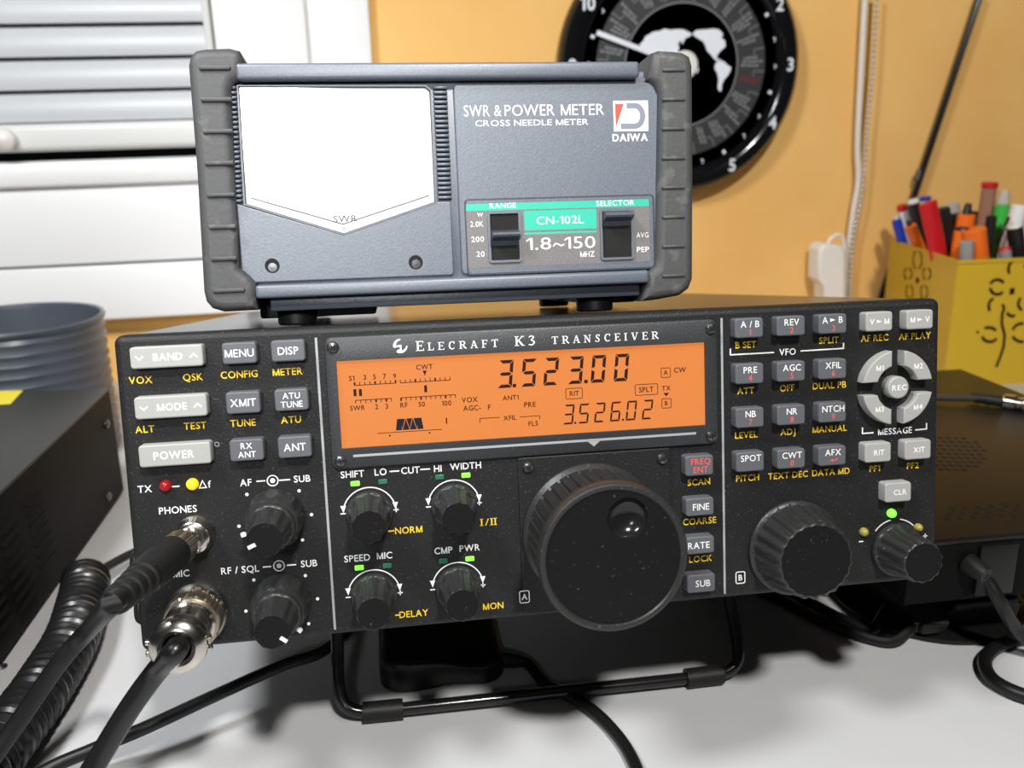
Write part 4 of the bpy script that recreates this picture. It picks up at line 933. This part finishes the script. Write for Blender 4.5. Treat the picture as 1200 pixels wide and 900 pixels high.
# ribbed strips either side of the window
def ribs(xa0, xa1, zt, zbm, xb0, xb1, n, name):
    b = MB().mat('slate')
    for i in range(n):
        t = i / (n - 1); zc = zt + (zbm - zt) * t; x0, x1 = xa0 + (xb0 - xa0) * t, xa1 + (xb1 - xa1) * t
        b.box(x0, x1, MY - .55, MY + 1.3, zc - .43, zc + .43, .2, 1)
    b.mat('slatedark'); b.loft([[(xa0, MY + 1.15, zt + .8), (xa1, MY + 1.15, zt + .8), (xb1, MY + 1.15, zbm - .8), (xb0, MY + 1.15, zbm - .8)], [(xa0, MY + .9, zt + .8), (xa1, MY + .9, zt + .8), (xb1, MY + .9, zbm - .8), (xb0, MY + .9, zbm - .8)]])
    Q(b, name)
r0, r1, r2, r3 = P5(1057, 95), P5(1128, 95), P5(1083, 668), P5(1152, 668)
ribs(r0[0], r1[0], r0[1], r2[1], r2[0], r3[0], 24, 'rib_strip')
r0, r1, r2, r3 = P5(0, 95), P5(28, 95), P5(28, 685), P5(60, 685)
ribs(r0[0] - 1, r1[0], r0[1], r2[1], r2[0] - 1, r3[0], 24, 'rib_strip')
# right plate with printing
x0, x1, zt = mp(531, 97)[0], mp(769, 97)[0], mp(650, 96)[1]
b = MB().mat('slate'); b.prism(rrect(x0, x1 + 1, z0 + .1, zt, 1.4, 4), MY + 1.4, MY - .2, .4, 2)
yw = MY - .27
b.mat('white'); zz = P2(400, 239)[1]
a, c = P2(248, 239)[0], P2(408, 239)[0]; b.text('POWER', (a + c) / 2, zz, 3.25, yw, width=c - a, bold=0)
a, c = P2(428, 239)[0], P2(566, 239)[0]; b.text('METER', (a + c) / 2, zz, 3.25, yw, width=c - a, bold=0)
a, c = P2(118, 239)[0], P2(238, 239)[0]; b.text('SWR &', (a + c) / 2, zz, 3.25, yw, width=c - a, bold=0)
a, c = P2(155, 280)[0], P2(516, 280)[0]; b.text('CROSS NEEDLE METER', (a + c) / 2, P2(300, 280)[1], 1.75, yw, width=c - a, bold=.006)
a, c = P2(595, 210), P2(708, 306); b.flat([(a[0], c[1]), (c[0], c[1]), (c[0], a[1]), (a[0], a[1])], yw)
lw, lh = c[0] - a[0], a[1] - c[1]
def lg(u, v): return (a[0] + u * lw, c[1] + v * lh)
b.text('DAIWA', (P2(593, 327)[0] + P2(706, 327)[0]) / 2, P2(650, 327)[1], 2.3, yw, width=P2(706, 327)[0] - P2(593, 327)[0], bold=.03)
b.mat('logored'); b.flat([lg(.05, .9), lg(.30, .9), lg(.06, .12)], yw - .03)
b.mat('logogrey'); b.stroke([lg(.38, .83)] + [lg(.62 + .22 * math.sin(R_(t)), .5 + .335 * math.cos(R_(t))) for t in range(0, 181, 15)] + [lg(.2, .165)], 1.7, yw - .03)
Q(b, 'right_plate', recalc=False)
# switch field
a, c = P6(108, 48), P6(1140, 455)
sx0, sx1, szt, szb = a[0], P6(1140, 250)[0], P6(600, 43)[1], P6(600, 452)[1]
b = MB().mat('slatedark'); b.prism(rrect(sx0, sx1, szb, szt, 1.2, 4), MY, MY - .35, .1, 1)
b.mat('slate'); b.prism(rrect(sx0 + .5, sx1 - .5, szb + .5, szt - .5, 1.0, 4), MY, MY - .45, .1, 1)
yq = MY - .5
ix0, ix1, izt, izb = P6(125, 250)[0], P6(1112, 250)[0], P6(600, 70)[1], P6(600, 412)[1]
b.mat('swpanel'); b.flat(rrect(ix0, ix1, izb, izt, .8, 3), yq)
b.mat('teal'); gb = P6(600, 108)[1]; b.flat([(ix0 + .1, gb), (ix1 - .1, gb), (ix1 - .1, izt - .3), (ix1 - .5, izt), (ix0 + .5, izt), (ix0 + .1, izt - .3)], yq - .03)
g0, g1 = P6(432, 120), P6(825, 214); b.flat([(g0[0], g1[1]), (g1[0], g1[1]), (g1[0], g0[1]), (g0[0], g0[1])], yq - .03)
zl = P6(630, 237)[1]; b.flat([(g0[0], zl - .3), (g1[0], zl - .3), (g1[0], zl + .3), (g0[0], zl + .3)], yq - .03)
b.mat('white'); yt = yq - .06
def t6(st, x, y, cap, x0=None, x1=None, bold=.004):
    p = P6(x, y); wdt = (P6(x1, y)[0] - P6(x0, y)[0]) if x0 else None; b.text(st, p[0], p[1], cap, yt, width=wdt, bold=bold)
t6('RANGE', 318, 91, 1.5, 246, 388); t6('SELECTOR', 925, 77, 1.6, 822, 1028); t6('W', 195, 141, 1.2); t6('2.0K', 178, 191, 1.6, 142, 214); t6('200', 182, 273, 1.6, 148, 217); t6('20', 198, 353, 1.6, 176, 220)
t6('CN-102L', 628, 169, 2.35, 500, 755); t6('MHZ', 775, 353, 1.7, 735, 813); t6('AVG', 1072, 250, 1.6, 1040, 1105); t6('PEP', 1075, 328, 1.6, 1043, 1108)
t6('1.8', 512, 297, 3.6, 445, 578, 0); t6('150', 735, 290, 3.6, 655, 820, 0)
p0_ = [P6(590, 312), P6(602, 296), P6(615, 298), P6(632, 308), P6(650, 300)]; b.stroke(p0_, .4, yt)
Q(b, 'switch_panel', recalc=False)
def switch(xa, ya, xb, yb_, ly0, ly1, name):
    a, c = P6(xa, ya), P6(xb, yb_)
    b = MB().mat('slate'); o = rrect(a[0], c[0], c[1], a[1], .95, 3); i = inset(o, .75)
    b.loft([[(x, MY - .4, z) for x, z in o], [(x, MY - 1.2, z) for x, z in o], [(x, MY - 1.2, z) for x, z in i], [(x, MY - .56, z) for x, z in i]], False, False)
    b.mat('hole'); b.flat(i, MY - .56); fr_ = Q(b, name, recalc=False)
    l0, l1 = P6((xa + xb) / 2, ly0)[1], P6((xa + xb) / 2, ly1)[1]; zc = (l0 + l1) / 2 - .5
    b = MB().mat('slatedark'); x0, x1 = i[0][0], 0; xs_ = [p[0] for p in i]; x0, x1 = min(xs_) + .2, max(xs_) - .1
    rings = []
    for x in (x0, x1):
        rings.append([(x, MY - .6, zc + 1.7), (x, MY - 1.6, zc + 1.4), (x, MY - 4.6, zc + 1.1), (x, MY - 5.2, zc + .7), (x, MY - 5.3, zc + .1), (x, MY - 5.0, zc - .5), (x, MY - 4.2, zc - .8), (x, MY - 1.6, zc - 1.6), (x, MY - .6, zc - 3.0)])
    b.loft(rings); Q(b, 'lever', fr_)
switch(232, 124, 422, 395, 226, 262, 'range_switch'); switch(838, 110, 1025, 380, 122, 158, 'selector_switch')
# rubber bumpers
def bumper(s):
    b = MB().mat('bumper')
    f = lambda px, py: mp(px, py, 8)
    if s < 0:
        o = [f(*p) for p in ((220, 75), (222, 64), (229, 57), (240, 55), (268, 54), (280, 57), (284, 66), (284, 89), (274, 95), (270.5, 103), (280, 312), (291, 321), (300, 330), (300, 345), (302, 362), (262, 364), (248, 360), (241, 352), (238, 340), (230, 200))]
    else:
        o = [f(*p) for p in ((812, 75), (809, 64), (801, 59.5), (790, 58), (772, 57), (764, 60), (762, 72), (759, 91), (767, 97), (772, 108), (769, 300), (768, 311), (758, 319), (757, 332), (752, 352), (770, 350), (797, 345), (808, 337), (812.5, 325), (813, 200))]
        o = o[::-1]
    rb_ = o[::-1]
    b.prism(rb_, 112, 7.2, 2.6, 5)
    return o, b
ol, b = bumper(-1)
for i in range(8):
    xa, za = mp(233 + i * 2.3, 78.5 + 37.3 * i, 7); xb, zb2 = mp(270.5 + i * 1.2 + (8 if i == 7 else 0), 77.5 + 37.2 * i, 7)
    b.box(xa, xb, 6.2, 8, (za + zb2) / 2 - .65, (za + zb2) / 2 + .65, .45, 2)
Q(b, 'bumper')
orr, b = bumper(1)
for i in range(8):
    xa, za = mp(776, 79 + 34.6 * i, 7); xb, zb2 = mp(803, 82 + 34.3 * i, 7)
    b.box(xa, xb, 6.6, 8, (za + zb2) / 2 - .5, (za + zb2) / 2 + .5, .35, 2)
Q(b, 'bumper')
for px, py in ((347, 356), (698, 347)):
    x, z = mp(px, py, 20)
    for y in (22, 92):
        b = MB().mat('rubber'); b.lathe([(5.5, 0), (6, .6), (6, 5), (5.5, 6)], (x, y, H + .4), (0, 0, 1), 20); Q(b, 'foot')
x0, x1 = mp(646, 350, 70)[0], mp(682, 350, 70)[0]
b = MB().mat('slatedark'); b.box(x0, x1, 60, 84, 97.0, 103.5, .5); Q(b, 'underside_block')
b = MB().mat('slatedark'); b.box(mp(480, 345, 60)[0], mp(617, 345, 60)[0], 60, 90, 100.3, 103.5, .5); Q(b, 'underside_block')
b = MB().mat('rubber'); b.box(mp(303, 345, 22)[0], mp(440, 345, 22)[0], 22, 90, 96.2, 103.5, .8); Q(b, 'underside_shell')
b = MB().mat('rubber'); b.box(mp(690, 345, 22)[0], mp(745, 345, 22)[0], 22, 90, 96.4, 103.5, .8); Q(b, 'underside_block')

# ------------------------------------------------------------------ plugs and leads on the left
pb = Vector((18.2, 0, 34.8)); x, z = pp(137, 703, -46); pe = Vector((x, -46, z)); dax = (pe - pb).normalized(); LL = (pe - pb).length
ph = thing('headphone_plug', 'black headphone plug and lead in the upper left socket', 'plug', (-175, 10, 20)); HS = (-175, 10, 20)
wb, we = p2w(pb), p2w(pe); wd_ = (we - wb).normalized()
mb('nickel').lathe([(3.0, 4), (3.6, 5), (3.8, 6), (3.8, 11)], wb, wd_, 28).build('plug_collar', parent=ph, shift=HS)
b = mb('brassy'); b.lathe([(4.3, 9.6), (4.8, 10.1, 1), (4.8, 14.6, 1), (4.4, 15.2)], wb, wd_, 120, flute=lambda t: -.05 if (t * 30 / math.pi) % 1 < .5 else 0)
b.build('knurled_ring', parent=ph, shift=HS)
mb('rubber').lathe([(4.2, 14.8), (4.9, 15.4), (5.0, 17), (4.9, 31), (4.6, 32)], wb, wd_, 32).build('plug_body', parent=ph, shift=HS)
prof = [(4.5, 31.5)]
for i in range(4): r = 4.6 - i * .28; prof += [(r, 32 + i * 3.6), (r, 34.2 + i * 3.6), (r - .7, 34.5 + i * 3.6), (r - .7, 35.3 + i * 3.6)]
prof += [(3.7, 46.6), (3.4, 48), (2.6, 48.4)]
mb('rubber').lathe(prof, wb, wd_, 28).build('strain_relief', parent=ph, shift=HS)
e0 = wb + wd_ * 45
pts = [e0, e0 + wd_ * 6, atz(104, 738, 62), atz(70, 776, 50), atz(20, 848, 34), atz(-30, 918, 22), atz(-80, 990, 14)]
mb('cable').tube(pts, 2.7, 14).build('cord', parent=ph, shift=HS)

mc = thing('microphone_plug', 'nickel screw-on microphone plug and lead in the lower left socket', 'plug', (-150, 0, 20)); CS_ = (-150, 0, 20)
wb = p2w((16.6, 0, 10.9)); wd_ = (p2w((16.6, -1, 10.9)) - wb).normalized()
b = mb('brassy'); b.lathe([(7.4, 2.8), (8.2, 3.4, 1), (8.2, 8.4, 1), (7.6, 9)], wb, wd_, 144, flute=lambda t: -.035 if (t * 36 / math.pi) % 1 < .5 else 0); b.build('coupling_ring', parent=mc, shift=CS_)
mb('nickel').lathe([(6.8, 8.8), (7.1, 9.4), (7.1, 10.5), (6.4, 11.2), (6.2, 19), (6.9, 19.6), (7.6, 20.5), (7.7, 21.5), (7.1, 22.2), (7.1, 23), (7.7, 23.7), (7.6, 25), (6.6, 26.2), (5.0, 26.7), (3.9, 26.2), (3.7, 23), (3.0, 22.5)], wb, wd_, 40).build('plug_shell', parent=mc, shift=CS_)
for s in (-1, 1):
    for dz in (-1.6, 1.6):
        o_ = wb + wd_ * 23.6 + Vector((s * 7.6, 0, dz)); mb('nickel').lathe([(.9, 0), (.9, .8), (.4, 1.1)], o_, (s, -.2, .1), 12).build('clamp_screw', parent=mc, shift=CS_)
e0 = wb + wd_ * 20
pts = [e0, e0 + wd_ * 8, atz(184, 786, 60), atz(152, 830, 50), atz(112, 895, 36), atz(70, 965, 24), atz(20, 1050, 10)]
mb('cord').tube(pts, 3.1, 14).build('cord', parent=mc, shift=CS_)

# coiled lead lying by the power supply
ctrl = [atz(*p, 10.4) for p in ((101, 678), (97, 704), (84, 748), (58, 794), (28, 838), (-4, 880), (-40, 920))]
path = spline(ctrl, 24); cum = [0]
for p, q in zip(path, path[1:]): cum.append(cum[-1] + (q - p).length)
tot = cum[-1]; pitch = 4.3; rc, rw_ = 8.3, 2.05; hel = []; nst = int(tot / pitch * 22); j = 0
for i in range(nst + 1):
    s = tot * i / nst
    while j < len(cum) - 2 and cum[j + 1] < s: j += 1
    f = (s - cum[j]) / max(1e-6, cum[j + 1] - cum[j]); p = path[j].lerp(path[j + 1], f); t = (path[j + 1] - path[j]).normalized()
    up = Vector((0, 0, 1)); sd = t.cross(up).normalized(); up = sd.cross(t); a = 2 * math.pi * s / pitch
    hel.append(p + sd * rc * math.cos(a) + up * rc * math.sin(a))
tail = [hel[0] + Vector((4, 6, -3)), Vector((-178, 172, 5)), Vector((-165, 185, 3)), Vector((-140, 200, 2.5)), Vector((-110, 230, 2.5))]
coil = thing('coiled_lead', 'thick glossy coiled black lead lying beside the left black case', 'cable', (-185, 90, 0))
mb('cord').tube(hel, rw_, 8, 0).build('coil', parent=coil, shift=(-185, 90, 0))
mb('cord').tube(list(reversed(tail)) + [hel[0]], rw_, 8).build('straight_end', parent=coil, shift=(-185, 90, 0))

tag(mb('cable').tube([atz(-10, 960, 4), atz(45, 908, 7), atz(110, 878, 10), atz(170, 853, 13), atz(250, 816, 15), atz(330, 780, 15), atz(390, 755, 12), (-55, 120, 5), (-30, 180, 3), (-10, 250, 3)], 2.2, 12).build('desk_lead'),
    'thin black lead rising from lower left corner to beneath the radio', 'cable')

# low moulded device beneath the radio
dv_ = thing('moulded_device', 'low black wavy plastic device beneath the radio', 'device', (-36, 60, 0)); DS = (-36, 60, 0)
def hgt(x):
    pts = [(-62, 12.4), (-52, 12.6), (-44, 12.2), (-37, 10.6), (-31, 8.6), (-25, 8.0), (-18, 8.6), (-10, 8.2)]
    for (a, h0), (c, h1) in zip(pts, pts[1:]):
        if a <= x <= c: t = (x - a) / (c - a); t = t * t * (3 - 2 * t); return h0 + (h1 - h0) * t
    return 8
plan = rrect(-60, -13, 43, 92, 9, 8)
plan = [p for a, c in zip(plan, plan[1:] + plan[:1]) for p in [(a[0] + (c[0] - a[0]) * k / 6, a[1] + (c[1] - a[1]) * k / 6) for k in range(6 if abs(a[0] - c[0]) + abs(a[1] - c[1]) > 8 else 1)]]
plan = [(x, y + 2.2 * math.exp(-((x + 33) / 7) ** 2) * (1 if y < 60 else 0)) for x, y in plan]
mb('device').loft([[(x, y, 0) for x, y in inset(plan, .8)], [(x, y, .9) for x, y in plan]] + [[(x, y, hgt(x) * k) for x, y in inset(plan, d)] for k, d in ((.72, 0), (.9, .5), (.98, 1.6), (1.0, 3.4), (1.02, 8))]).build('body', parent=dv_, shift=DS)
mb('rubber').lathe([(3.2, 0), (2.8, 5), (2.2, 9)], (-14, 52, 4.4), (1, -.15, -.12), 16).build('strain_relief', parent=dv_, shift=DS)
mb('cable').tube([(-12, 51.7, 4.2), (-4, 49.5, 3.2)] + [atz(x, y, 2.4) for x, y in ((640, 802), (668, 816), (696, 834), (720, 858), (738, 884), (750, 915), (756, 960))], 2.2, 12).build('cord', parent=dv_, shift=DS)
